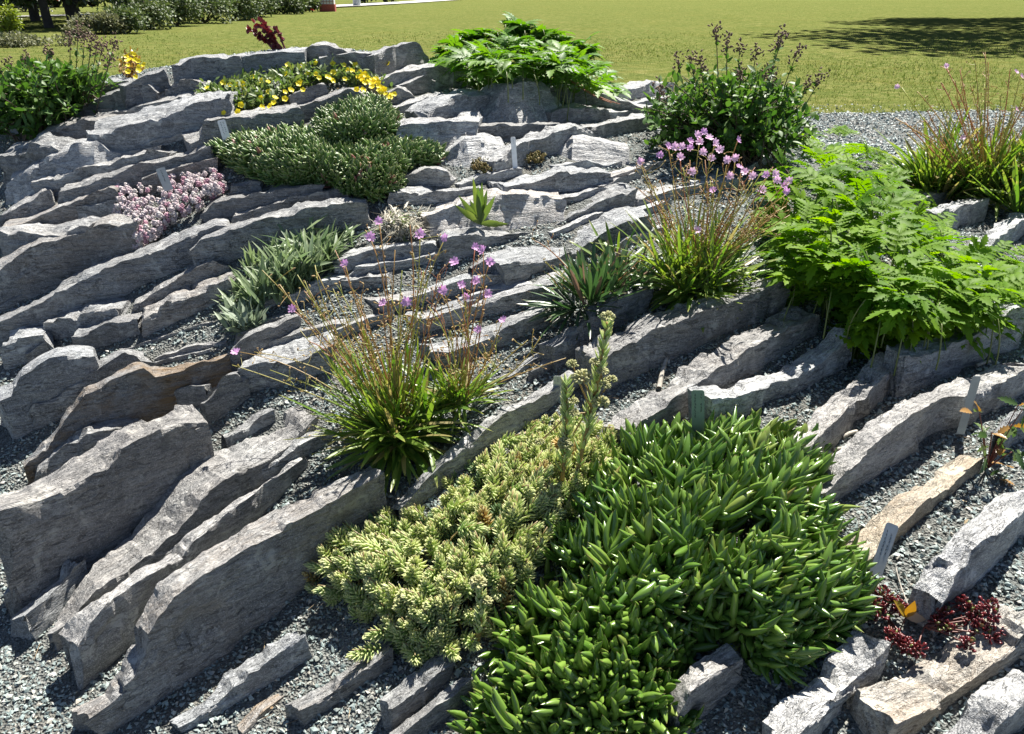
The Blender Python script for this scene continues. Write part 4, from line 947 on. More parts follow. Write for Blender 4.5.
cushion('two merging olive green cushions of short fleshy shoots on the upper slope', [([(318,118),(335,106),(360,99),(385,102),(396,118),(402,135),(380,142),(345,146),(318,140)], .8),
        ([(208,150),(230,138),(255,132),(285,128),(315,132),(345,146),(380,138),(410,140),(440,150),(442,160),(415,162),(402,175),(400,185),(375,198),(350,192),(320,180),(290,182),(265,180),(240,170),(222,158)], 1.6)],
        330, .12, 22, (.03, .055), (.0055, .008), (320, 180))

# ---------------------------------------------------------------- pinkish white stonecrop
WS_M = leaf_mat('powdery_leaf', (.50,.40,.43), (.62,.59,.55), base=(.33,.15,.20), trans=.15, rough=.8, odd=((.50,.29,.35), .15))
root = empty('powdery_stonecrop', base_on(170, 225), 'powdery white and pink stonecrop rosettes spilling over a dark slab', 'plant'); A = Acc()
for poly, m in (([(112,195),(118,182),(140,182),(160,180),(182,168),(195,175),(222,178),(228,190),(210,200),(200,210),(182,218),(165,228),(155,240),(135,250),(122,240),(125,228),(118,215),(108,208)], 330), ([(200,170),(212,165),(225,175),(222,185),(205,182)], 20)):
    P, c, e = on_bed(poly, m, .07, 12)
    for k in range(m):
        nl = 13; g = unit(np.array([rng.normal(0, .3), -.25+rng.normal(0, .3), 1])); sd = unit(np.cross(g, np.array([.2, .9, .1]))); s2 = np.cross(g, sd)
        ph = np.arange(nl)*2.4; ti = np.linspace(1.35, .15, nl)
        d = g*np.cos(ti)[:, None]+(sd*np.cos(ph)[:, None]+s2*np.sin(ph)[:, None])*np.sin(ti)[:, None]
        sz = rng.uniform(.012, .020); A.inst(SPOON, np.tile(P[k], (nl, 1))-g*np.linspace(.008, 0, nl)[:, None], d, np.tile(g, (nl, 1)), sz, sz*.36, .25, rnd=np.clip(rng.normal(.45, .2)+rng.normal(0, .08, nl), 0, .84) if rng.random() > .15 else .9)
for x, y in [(90,261),(88,265),(105,260),(86,258),(126,246),(133,250)]:
    p = hit1(x, y, .02); d = unit(nz3(9)+UP*.8); A.inst(SPOON, p+nz3(9, .004), d, UP, .014, .005, .2, rnd=.95)
A.build('rosettes', WS_M, root)

# ---------------------------------------------------------------- yellow flowers
YEL = leaf_mat('yellow_petal', (.84,.66,.01), (.9,.76,.03), trans=.3, rough=.5)
MAT_L = leaf_mat('mat_leaf', (.08,.14,.035), (.16,.2,.06), trans=.3, rough=.5)
def yflower(r):
    A = Acc(); n = 5; ph = np.arange(n)*2*np.pi/n; d = np.stack([np.cos(ph), np.sin(ph), .2+0*ph], -1)
    A.inst(OVATE, d*.0008, d, UP, r, r*.55, .1); me = A.mesh('flower'); me.materials.append(YEL); return me
YF = [yflower(.0125), yflower(.015)]
def yellow_mat(label, poly, n, flowers, ctr, h, lm=MAT_L, Ls=(.02, .04)):
    b = base_on(*ctr); root = empty('yellow_flowered_plant', b, label, 'plant'); A = Acc()
    P, c, e = on_bed(poly, n, h, 10); m = 5
    o = np.repeat(P, m, 0)+nz3(n*m, .012); A.inst(OVATE, o, unit(nz3(n*m)+UP*.8), UP+nz3(n*m, .4), rng.uniform(*Ls, n*m), rng.uniform(.005, .009, n*m), -.1); A.build('foliage', lm, root)
    extra = [(x+rng.normal(0, 4), y+rng.normal(0, 3)) for x, y in flowers[-34:]] if len(flowers) > 40 else []
    for k, (x, y) in enumerate(list(flowers)+extra):
        p = hit1(x, y, h*1.1+.01); d = Vector((rng.normal(.1, .3), rng.normal(-.8, .3), .7)).normalized()
        M = Matrix.Translation(Vector(p)-Vector(b)) @ d.to_track_quat('Z', 'Y').to_matrix().to_4x4() @ Matrix.Rotation(rng.uniform(0, 6), 4, 'Z')
        clone(YF[k % 2], 'flower', root, M)
    return root
YFL = [(253,77),(288,65),(301,66),(308,74),(286,74),(262,81),(268,82),(223,83),(230,85),(243,84),(244,88),(237,85),(224,98),(222,103),(245,94),(269,92),(261,98),(275,98),(285,92),(291,90),(303,90),(285,99),(262,107),(241,105),(229,108),(238,112),(224,113),(274,103),(337,62),(333,64),(344,65),(340,62),(325,63),(357,65),(379,63),(388,64),(345,79),(328,77),(333,81),
       (352,71),(360,72),(365,74),(368,78),(363,80),(370,82),(374,82),(378,84),(372,87),(380,87),(384,90),(386,94),(381,92),(389,97),(366,76),(358,77),(376,79),(391,95),(363,90),(207,88),(300,82),(316,74)]
yellow_mat('low mat scattered with small bright yellow flowers below the crest ridge', [(196,92),(215,82),(245,74),(280,68),(310,64),(335,60),(365,66),(384,80),(393,96),(370,86),(345,84),(320,82),(300,92),(270,106),(240,114),(220,114),(225,100),(205,96)], 420, YFL, (290, 92), .05)
yellow_mat('small upright tuft of yellow flowers at the far end of the crest', [(124,60),(130,52),(138,56),(140,66),(138,76),(128,78),(122,70)], 60, [(x+rng.normal(0, 1), y+rng.normal(0, 1)) for x, y in [(127,57),(130,54),(134,55),(137,59),(126,62),(138,63),(139,67),(137,71),(125,66),(129,59),(134,60),(128,72),(136,75),(144,67),(133,52)]], (131, 78), .09,
           leaf_mat('rusty_leaf', (.18,.09,.04), (.3,.2,.05), trans=.2), (.02, .03))

# ---------------------------------------------------------------- grey-green leafy plants, dry curly plant, small tufts
GG_M = leaf_mat('grey_green_leaf', (.13,.19,.10), (.2,.26,.12), tip=(.28,.33,.2), tip_from=.8, trans=.3, rough=.5)
GB_M = leaf_mat('silvery_leaf', (.17,.22,.15), (.26,.31,.2), trans=.25, rough=.55)
def tuft(name, label, ctr, poly, n, h, fall, L, W, m, up=.8, tpl=LANCE, curl=-.15):
    root = empty(name, base_on(*ctr), label, 'plant'); A = Acc(); P, c, e = on_bed(poly, n, h, fall); sp = np.ptp(np.array(poly), axis=0)/2
    for k in range(n):
        g = unit(np.array([(c[k, 0]-ctr[0])/sp[0]*.6, -(c[k, 1]-ctr[1])/sp[1]*.4, up])+nz3(1, .28)[0]); l = rng.uniform(*L); nl = 5
        d = unit(g+nz3(nl, .38)); A.inst(tpl, np.tile(P[k]-g*l*.75, (nl, 1))+nz3(nl, .006), d, UP+nz3(nl, .3), l*rng.uniform(.8, 1.1, nl), rng.uniform(*W, nl), rng.uniform(curl-.2, curl+.2, nl), rnd=np.clip(rng.normal(.5, .25)+rng.normal(0, .1, nl), 0, 1))
    A.build('leaves', m, root); return root
tuft('grey_green_plant', 'clump of narrow grey-green upright leaves under the wavy slab', (280, 285), [(238,270),(250,250),(275,236),(305,226),(335,220),(362,224),(356,240),(335,252),(320,268),(300,275),(280,288),(255,295),(235,300),(222,290),(228,280)], 120, .12, 18, (.08, .13), (.006, .009), GG_M)
tuft('silvery_leaf_clump', 'small silvery clump of blunt leaves just below the grey-green one', (245, 322), [(222,300),(232,290),(248,292),(262,302),(266,318),(250,328),(230,325)], 34, .07, 10, (.06, .10), (.006, .009), GB_M)
DRY_M = leaf_mat('bleached_leaf', (.38,.35,.28), (.55,.52,.44), trans=.15, rough=.8, odd=((.16,.2,.08), .2))
tuft('curly_dry_plant', 'bleached curly mop of dry whitish leaves in a crevice', (402, 230), [(372,215),(380,205),(398,200),(420,202),(432,215),(428,228),(410,236),(385,236),(370,228)], 75, .06, 10, (.04, .075), (.0022, .0035), DRY_M, .35, BLADE, -.7)
LF_M = leaf_mat('fresh_leaf', (.10,.17,.035), (.17,.22,.05), trans=.35, rough=.45)
b = base_on(480, 224, .03); root = empty('upright_leaf_tuft', b, 'single tuft of upright yellowish green leaves before the pale-faced slab', 'plant'); A = Acc()
tips = [(473,178),(482,183),(487,190),(495,196),(459,196),(455,205),(500,222),(478,186),(470,200),(466,210),(508,224),(484,200)]
T_ = np.array([at_y(x, y, b[1]+rng.normal(0, .02)) for x, y in tips]); dd = T_-b
A.inst(LANCE, np.tile(b, (len(T_), 1)), dd, np.tile(np.array([0, -1, .3]), (len(T_), 1)), np.linalg.norm(dd, axis=1)*1.02, .011, 0.0); A.build('leaves', LF_M, root)
BRZ = leaf_mat('bronze_leaf', (.12,.12,.03), (.22,.15,.05), trans=.1, rough=.6)
for lab, ctr, r in (('tiny bronze-green rosette left of the white stake', (484, 168), 13), ('tiny bronze-green rosette right of the white stake', (534, 158), 11)):
    root = empty('tiny_rosette', base_on(*ctr), lab, 'plant', 'tiny rosettes in the gravel pocket'); A = Acc()
    poly = [(ctr[0]+r*math.cos(t), ctr[1]+r*.55*math.sin(t)) for t in np.linspace(0, 6, 9)]
    P, c, e = on_bed(poly, 20, .035, 6)
    for p in P: rosette(A, p, 12, (.014, .026), (.004, .006), .1, 1.3, .002, .1, tpl=SPOON)
    A.build('leaves', BRZ, root)

# ---------------------------------------------------------------- dark red twig plant on the crest
RED_L = leaf_mat('dark_red_leaf', (.10,.018,.022), (.17,.035,.035), trans=.2, rough=.4)
b = base_on(268, 60); root = empty('dark_red_shrublet', b, 'dark red leafy twigs poking up behind the ridge against the lawn', 'shrub'); S = Acc(); A = Acc()
for x, y in [(253,22),(259,20),(263,24),(248,29),(270,33),(275,29),(266,30),(262,40),(258,36)]:
    p = at_y(x, y, b[1]+.25+rng.normal(0, .03)); q = b+np.array([rng.normal(0, .02), .25, 0]); q[2] = H(q[0], q[1]); pts = bez(q, (p+q)/2+UP*.02, p, 8); S.tube(pts, .006, .002, 4)
    m = 26; t = rng.uniform(.25, 1, m); o = np.stack([np.interp(t, np.linspace(0, 1, 8), pts[:, i]) for i in range(3)], -1); A.inst(OVATE, o, unit(nz3(m)+UP*.5), UP+nz3(m, .5), .026, .010, 0)
A.build('leaves', RED_L, root); S.build('branches', RED_L, root)

# ---------------------------------------------------------------- red stonecrop and weeds at the right
RS_M = leaf_mat('red_stonecrop_leaf', (.085,.008,.012), (.15,.018,.018), trans=.15, rough=.3, spec=.6, odd=((.14,.16,.04), .10))
RSTEM = leaf_mat('red_stem', (.13,.03,.03), (.18,.07,.04), trans=.1)
b = base_on(930, 640); root = empty('red_stonecrop', b, 'trailing stonecrop with glossy dark red beadlike leaves between slabs', 'plant'); A = Acc(); S = Acc()
hub = hit1(925, 626, .02)
for x, y, r in [(884,597,.020),(876,608,.018),(880,615,.014),(893,603,.014),(899,607,.012),(895,640,.018),(903,646,.022),(912,647,.016),(918,650,.014),(890,636,.012),(942,615,.018),(937,622,.014),(948,628,.012),(960,603,.014),(968,610,.012),(978,613,.018),(988,607,.020),(993,616,.022),(985,624,.024),(996,628,.022),(980,630,.018),(990,636,.016),(968,645,.014),(970,620,.012)]:
    p = hit1(x, y, .035); m = int(34*r/.02); v = unit(nz3(m)+UP*.5); A.inst(SPOON, p+v*r*rng.uniform(.2, .8, (m, 1)), v, UP+nz3(m, .3), .0125, .0046, .2)
    if x > 915: S.tube(bez(hub, (hub+p)/2-UP*.004+nz3(1, .014)[0], p, 7), .0019, .0014, 5)
    else: q = hit1(888, 618, .01); S.tube(bez(q, (q+p)/2, p, 5), .0025, .0018, 4)
A.build('leaves', RS_M, root); S.build('stems', RSTEM, root)
YL = leaf_mat('yellowing_leaf', (.36,.25,.03), (.34,.16,.05), trans=.35, rough=.4); BL = leaf_mat('pale_brown_leaf', (.5,.36,.22), (.42,.27,.15), trans=.25)
b = hit1(899, 632, .0); root = empty('yellowing_seedling', b, 'seedling with three yellow and orange leaves rising among the red stonecrop', 'plant'); A = Acc(); S = Acc()
k = at_y(906, 617, b[1]+.01); S.tube(bez(b, (b+k)/2+UP*.004, k, 5), .002, .0016, 4, mat=0)
for x, y, mi in ((897,601,0),(915,603,0),(926,619,1)):
    p = at_y(x, y, k[1]-.01); A.inst(LANCE, [k], [p-k], [np.array([0, -.6, 1])], np.linalg.norm(p-k)*1.05, .011, -.1, mat=mi)
A.build('leaves', [YL, BL], root); S.build('stem', RSTEM, root)
WG = leaf_mat('weed_leaf', (.05,.10,.03), (.11,.16,.04), trans=.3, rough=.35, odd=((.3,.17,.05), .2))
b = hit1(986, 470, .0); root = empty('red_stemmed_weed', b, 'straggly weed with red stems and serrated green leaves at the end of the yellowish slab', 'plant'); A = Acc(); S = Acc()
tw = [(979,410),(992,432),(998,440),(1012,424),(1018,405),(1005,446),(1012,452),(988,455),(984,436),(1022,410),(988,478),(1000,460),(995,478)]
for x, y in tw:
    p = at_y(x, y, b[1]+rng.normal(-.02, .02)); S.tube(bez(b, (b+p)/2+UP*.012, p, 6), .0022, .0014, 4)
    m = 3; A.inst(SERR, p+nz3(m, .010), unit(nz3(m)+np.array([.2, -.3, .2])), UP+nz3(m, .4), rng.uniform(.032, .055, m), rng.uniform(.008, .013, m), -.2)
A.build('leaves', WG, root); S.build('stems', RSTEM, root)
# ---------------------------------------------------------------- plant labels
def tag_mat(name, c, rough=.45, metal=0.0): return plain(name, c, rough, metal, .08, 60)
T_GREEN = tag_mat('green_grey_tag', (.17,.23,.20), .5); T_WHITE = tag_mat('white_tag', (.72,.74,.74), .5); T_GREY = tag_mat('grey_metal_tag', (.33,.36,.37), .38, .3)
INK = plain('ink', (.02,.02,.02), .7)
def plant_tag(label, bx, by, tx, ty, wpx, m, writing=None, h0=.0, twist=0.0, dy=0.0, dx_=0.0):
    b = hit1(bx, by, h0); t = at_y(tx, ty, b[1]+dy); ax = t-b; L = np.linalg.norm(ax); ax /= L
    W = wpx*scale_at(b); root = empty('plant_tag', b, label, 'plant label', 'plant labels')
    view = unit(CAM-b); sd = unit(np.cross(ax, view)); sd = unit(sd*math.cos(twist)+np.cross(ax, sd)*math.sin(twist)); nn = np.cross(sd, ax)
    if nn @ view < 0: nn = -nn
    prof = [(-.5, -.12), (.5, -.12), (.5, .95), (.44, .985), (.34, 1.0), (-.34, 1.0), (-.44, .985), (-.5, .95)]
    bm = bmesh.new(); fr = [bm.verts.new(b+sd*W*x+ax*L*y+nn*.0006) for x, y in prof]; bk = [bm.verts.new(b+sd*W*x+ax*L*y-nn*.0006) for x, y in prof]
    bm.faces.new(fr); bm.faces.new(bk[::-1]); k = len(prof)
    for i in range(k): bm.faces.new((fr[i], bk[i], bk[(i+1) % k], fr[(i+1) % k]))
    bmesh.ops.recalc_face_normals(bm, faces=bm.faces); me = bpy.data.meshes.new('blade'); bm.to_mesh(me); bm.free(); link_mesh('blade', me, root, [m])
    if writing:
        A = Acc()
        for line, (x0, y0, y1, gap) in enumerate(writing):
            y = y1
            while y > y0:    # a line of handwriting running down the tag: short pen strokes
                pts = []
                for i in range(5):
                    pts.append(b+sd*W*(x0+rng.uniform(-.07, .07))+ax*L*(y-i*.011)+nn*.0011)
                A.tube(np.array(pts), W*.018, W*.018, 4); y -= .062+gap*rng.random()
        A.build('handwriting', INK, root)
    return root
plant_tag('green plant label with black handwriting standing at the back of the fleshy green carpet', 698, 436, 698, 390, 12, T_GREEN, [(-.22,.40,.92,.01),(.24,.52,.72,.01),(.24,.85,.93,.02)], .05)
plant_tag('grey metal label blade leaning against the long slab behind the yellowish slab', 962, 428, 977, 376, 7, T_GREY, None, .03, .5, .0)
plant_tag('grey metal label leaning on the end of the yellowish slab', 877, 570, 893, 524, 11, T_GREY, [(-.2,.3,.85,.03),(.15,.35,.8,.05)], .01, .3, .05)
plant_tag('thin white stake label standing in the gravel pocket', 515, 165, 513, 137, 4.8, T_WHITE, [(0,.8,.95,.01)], .035)
plant_tag('white label stake tilted in front of a slab above the green cushions', 227, 140, 221, 120, 7, T_WHITE, [(-.15,.3,.9,.03),(.2,.4,.9,.04)], .09)
plant_tag('grey label stake standing behind the powdery pink stonecrop', 168, 188, 160, 168, 8, T_GREY, [(0,.35,.9,.03)], .10)
plant_tag('dull grey label leaning at the foot of the leafy shrub', 14, 133, 8, 120, 6, T_GREY, None, .06)
plant_tag('small grey label peeping out behind the flowering stonecrop stalk', 557, 402, 558, 376, 9, T_GREY, [(0,.75,.95,.01)])

# ---------------------------------------------------------------- twigs and chips of dead wood
WOOD = plain('weathered_wood', (.36,.33,.28), .85, 0, .35, 90)
def stick(label, a, b_, r, h=.012, flat=True):
    p = hit1(*a, h); q = hit1(*b_, h); A = Acc(); pts = bez(p, (p+q)/2+nz3(1, .004)[0], q, 8); A.tube(pts, r, r*.7, 6)
    o = A.build('dead_twig', WOOD); return tag(o, label, 'twig', 'dead twigs on the gravel')
stick('short thick dead twig lying across the gravel beside the massive slab', (659,388), (667,357), .008)
stick('thin pale straw lying in gravel beside the red stonecrop', (896,568), (914,616), .0016)
stick('pale wood chip beside the hackly-topped slab', (842,437), (857,431), .006)
stick('second pale wood chip, a little above the fleshy green carpet', (833,449), (848,446), .005)
stick('white chip on the gravel behind the block with a dark square end', (976,366), (990,361), .006)
RT = plain('red_root', (.30,.13,.08), .8)
A = Acc()
for a, m_, b_ in (((564,77),(600,100),(620,104)), ((566,78),(585,86),(598,95)), ((570,80),(590,96),(612,103))):
    A.tube(bez(hit1(*a, .12), hit1(*m_, .10), hit1(*b_, .08), 9), .004, .002, 4)
tag(A.build('dry_root', RT), 'reddish dry roots hanging over the slab under the crest geum', 'root')

# ---------------------------------------------------------------- lawn, road, far planting
def lawn_mat():
    m, t, b = mat('lawn'); L = t.links.new; tc = nd(t, 'ShaderNodeTexCoord')
    def nzz(s, d=4, st=(1, 1, 1)):
        mp = nd(t, 'ShaderNodeMapping'); mp.inputs['Scale'].default_value = st; L(tc.outputs['Object'], mp.inputs[0])
        x = nd(t, 'ShaderNodeTexNoise', Scale=float(s), Detail=float(d), Roughness=.65); L(mp.outputs[0], x.inputs['Vector']); return x.outputs['Fac']
    c = ramp(t, nzz(.5, 6), [(.35, (.072,.102,.025)), (.55, (.12,.14,.04)), (.72, (.185,.172,.068))])
    c = mixc(t, .5, c, ramp(t, nzz(34, 4), [(.3, (.04,.06,.014)), (.5, (.108,.132,.034)), (.72, (.27,.26,.115))]))
    c = mixc(t, .55, c, ramp(t, nzz(7, 5), [(.36, (.05,.08,.018)), (.5, (.12,.14,.038)), (.66, (.24,.225,.09))]))
    c = mixc(t, ramp(t, nzz(2.2, 5, (.35, 1, 1)), [(.5, (0,0,0)), (.75, (.5,.5,.5))]), c, (.17,.15,.04))
    L(c, b.inputs['Base Color']); b.inputs['Roughness'].default_value = .9; b.inputs['Specular IOR Level'].default_value = .0
    bp = nd(t, 'ShaderNodeBump', Strength=.8, Distance=.05); L(nzz(45, 3), bp.inputs['Height']); L(bp.outputs[0], b.inputs['Normal'])
    return m
LAWN = lawn_mat()
def edge_y(x):      # the lawn's near edge: straight behind the gravel strip, hidden behind the crest
    return np.interp(x, [-60, -3, -1.2, 1.0, 2.2, 3.2, 4.5, 6, 60], [6.0, 6.0, 6.4, 7.0, 7.45, 7.6, 7.75, 7.7, 7.7]) + .04*np.sin(x*9)+.03*np.sin(x*23)
xs = np.unique(np.r_[np.linspace(-400, -12, 14), np.arange(-12, 14, .1), np.linspace(14, 400, 14)]); ks = np.array([0, .02, .05, .15, .5, 1, 2, 4, 8, 14, 22, 40, 80, 200, 600.])
X = np.tile(xs, (len(ks), 1)); Y = edge_y(X)+ks[:, None]; Z = np.full_like(X, LAWN_Z+.012); Z[0] -= .03; Z[1] = LAWN_Z+.006
Z += .02*np.sin(X*.9)*np.sin(Y*.7)*np.clip((Y-8)/4, 0, 1)*np.clip((30-np.abs(X))/10, 0, 1)
i = np.arange(len(ks)-1)[:, None]*len(xs)+np.arange(len(xs)-1)[None]; f = np.stack([i, i+1, i+len(xs)+1, i+len(xs)], -1).reshape(-1, 4)
A = Acc(); A.add(np.stack([X, Y, Z], -1), f.ravel(), np.full(len(f), 4)); tag(A.build('lawn', LAWN), kind='structure')
GR_M = leaf_mat('grass_blade', (.085,.13,.028), (.165,.19,.05), trans=.25, rough=.8, spec=.05, odd=((.34,.31,.13), .16))
n = 110000; y = 6+ (rng.random(n)**2.0)*16; x = rng.uniform(-.75, .75, n)*y*1.02
ok = (y > edge_y(x)+rng.uniform(0, .03, n)) & (rng.random(n) < np.clip((23-y)/11, 0, 1)); x, y = x[ok], y[ok]; n = len(x)
TRI = (np.array([(0, -1, 0), (0, 1, 0), (1, 0, 0)], float), np.array([0, 1, 2]), np.array([3]), np.array([0, 0, 1.]))
A = Acc(); bst = np.where(y-edge_y(x) < .12, 1.7, 1.0)
A.inst(TRI, np.stack([x, y, np.full(n, LAWN_Z+.005)], -1), nz3(n, .5)*np.array([1, 1, .2])+UP, nz3(n), rng.uniform(.02, .045, n)*bst, rng.uniform(.002, .004, n)*(y/7), 0)
tag(A.build('grass', GR_M, smooth=False), 'mown yellowish green lawn grass', 'grass', kind='stuff')

PATH = plain('pale_path', (.42,.41,.38), .9, 0, .12, 3)
def strip(name, pts, wd, z, m):
    A = Acc(); pts = np.array(pts, float); t = np.gradient(pts, axis=0); t /= np.linalg.norm(t, axis=1, keepdims=True); nn = np.stack([t[:, 1], -t[:, 0]], -1)
    l = np.c_[pts-nn*wd/2, np.full(len(pts), z)]; r = np.c_[pts+nn*wd/2, np.full(len(pts), z)]; k = len(pts)
    A.add(np.r_[l, r], np.concatenate([[i, k+i, k+i+1, i+1] for i in range(k-1)]), np.full(k-1, 4)); return tag(A.build(name, m), kind='structure')
g = lambda px, py: at_z(px, py, LAWN_Z)[:2]
strip('footpath', [g(300, 8.5), g(345, 6.5), g(400, 3.5), g(440, .8), g(470, -1.5)], 2.2, LAWN_Z+.06, PATH)
strip('road', [g(-60, 19), g(40, 17.5), g(120, 14.5), g(170, 13)], 1.3, LAWN_Z+.06, plain('road_surface', (.3,.29,.27), .9, 0, .1, 2))

# hedges and shrubs beyond the lawn
HEDGE = leaf_mat('hedge_leaf', (.055,.09,.03), (.12,.15,.05), trans=.2, rough=.6)
HEDGE2 = leaf_mat('purplish_scrub', (.11,.125,.06), (.18,.18,.09), trans=.2, rough=.7)
FRESH = leaf_mat('yellow_green_leaf', (.16,.22,.03), (.24,.28,.05), trans=.3)
def blob_bush(name, label, px, py, hpx, wpx, m, n=1100, group=None, lobes=5):
    p = at_z(px, py, LAWN_Z); s = scale_at(p); hh, ww = hpx*s, wpx*s
    root = empty(name, p, label, 'shrub', group); A = Acc(); S = Acc()
    for _ in range(lobes):
        c = p+np.array([rng.uniform(-.33, .33)*ww, rng.uniform(-.2, .2)*ww*.6, hh*rng.uniform(.35, .62)]); r_ = np.array([ww*.24, ww*.2, hh*.42])*rng.uniform(.8, 1.15)
        m_ = n//lobes; v = unit(nz3(m_))*(rng.random((m_, 1))**.4)
        v *= 1+.25*np.sin(v[:, :1]*7)*np.cos(v[:, 1:2]*6)
        o = c+v*r_; o[:, 2] = np.maximum(o[:, 2], p[2]+.03); l = max(2.2*s, .05)
        A.inst(OVATE, o, unit(v+nz3(m_, .7)), UP+nz3(m_, .5), rng.uniform(.7, 1.4, m_)*l, l*.38, 0)
        S.tube(bez(p, (p+c)/2+nz3(1, .05)[0], c, 5), hh*.02, hh*.008, 4)
    A.build('foliage', m, root); S.build('branches', BROWN_STEM, root); return root
for i, (px, py, hp, wp, mm) in enumerate([(100,34,12,34,HEDGE2),(125,33,16,34,HEDGE),(150,29,20,40,HEDGE),(178,26,22,44,HEDGE),(205,23,22,44,HEDGE),(232,20,24,46,HEDGE),(258,17,18,40,HEDGE),(284,14,13,34,HEDGE),(303,12,10,26,HEDGE)]):
    blob_bush('hedge_shrub', ['low purplish scrub at the start of the far hedge','hedge shrub right after the purplish scrub','rounded hedge shrub behind the first tall hedge gap','broad hedge shrub behind the crest, below the silver car','tall hedge shrub above the long ridge slab','tallest hedge shrub, next to the dark red twigs','lower hedge shrub where the hedge begins to drop','low hedge shrub before the last one of the row','last and smallest hedge shrub near the red-walled kiosk'][i], px, py, hp*1.35, wp*1.35, mm, 2200, 'shrubs of the far hedge', 8)
blob_bush('scrub', 'dull purplish scrub at the lawn edge behind the leafy shrub', 40, 46, 10, 60, HEDGE2, 900); blob_bush('scrub', 'thin grey scrub below the far tree trunks', 72, 37, 9, 40, HEDGE2, 700)
blob_bush('scrub', 'purplish scrub cut by the frame behind the leafy shrub', 5, 48, 10, 50, HEDGE2, 800)
blob_bush('young_bush', 'yellow-green young bush at the left frame edge beyond the lawn', 8, 37, 26, 26, FRESH, 900)
for px, py, wp, lab in [(25,12,60,'dark bush in the shade under the far trees'),(215,9,60,'dark evergreen bush behind the hedge'),(285,8,50,'dark bush beside the red-walled kiosk'),(385,2.5,36,'dark rounded bush behind the footpath'),(365,3.5,16,'smaller dark bush near the kiosk')]:
    blob_bush('dark_bush', lab, px, py, 26, wp, leaf_mat('dark_foliage', (.02,.04,.015), (.05,.075,.025), trans=.1), 1300)

# trees
def tree(label, px, py, hgt, cr, tr, nleaf=5200, xyz=None, trunk_h=.22, group='trees beyond the lawn', L=.16):
    p = at_z(px, py, LAWN_Z) if xyz is None else np.array(xyz, float); root = empty('broadleaf_tree', p, label, 'tree', group); T = Acc(); A = Acc()
    top = p+UP*hgt*.7+nz3(1, .2)[0]; T.tube(bez(p-UP*.1, p+UP*hgt*.35+nz3(1, .1)[0], top, 9), tr, tr*.35, 8)
    cs = []
    for k in range(13):
        t = rng.uniform(trunk_h, .7); s0 = p*(1-t)+top*t; a = k*2.4+rng.normal(0, .3); e = s0+np.array([math.cos(a), math.sin(a), 0])*cr*rng.uniform(.5, .95)+UP*hgt*rng.uniform(.06, .28)
        T.tube(bez(s0, (s0+e)/2+UP*.3, e, 6), tr*.4, tr*.1, 5); cs.append(e)
    if xyz is None:
        for k in range(7):
            e = p+np.array([rng.normal(0, cr*.5), rng.normal(0, cr*.4), rng.uniform(.95, 1.6)]); T.tube(bez(p+UP*hgt*.4, (p+e)/2+UP*hgt*.3, e, 6), tr*.2, tr*.05, 5); cs.append(e)
    cs.append(top+UP*hgt*.12); m = nleaf//len(cs)
    for c in cs:
        v = unit(nz3(m))*(rng.random((m, 1))**.45)*cr*np.array([.42, .42, .32])*rng.uniform(.8, 1.25); o = c+v; A.inst(OVATE, o, unit(nz3(m)), UP+nz3(m, .6), rng.uniform(.7, 1.3, m)*L, L*.33, 0)
    T.build('trunk', BARK, root); A.build('crown', TREE_M, root); return root
BARK = plain('bark', (.045,.038,.032), .95, 0, .3, 12); TREE_M = leaf_mat('tree_leaf', (.03,.055,.015), (.065,.095,.03), trans=.2, rough=.5)
tree('dark tree with a bare trunk, first of the far row', 36, 22, 5.5, 2.4, .16); tree('dark tree with a slender trunk standing on the far grass', 50, 29, 4.6, 1.8, .13)
tree('dark tree with the thickest trunk of the far row', 77, 27, 5.0, 2.2, .22); tree('dark tree with a forked trunk near the silver car', 141, 16, 6.5, 2.8, .26)
tree('dark tree hidden mostly above the frame, behind the hedge', 190, 12, 7.5, 3.0, .25); tree('dark tree standing behind the last hedge shrubs', 262, 9, 7.5, 3.0, .25); tree('dark tree at the far left frame edge', 14, 22, 5.5, 2.2, .15)
tree('second tall tree off to the side shading the lawn', 0, 0, 15.0, 6.0, .4, 5200, (15.4, 22.6, LAWN_Z), .5, None, .36)
tree('tall tree off to the side whose shadow falls on the lawn', 0, 0, 15.5, 5.6, .4, 7000, (19.4, 30.5, LAWN_Z), .45, None, .4)

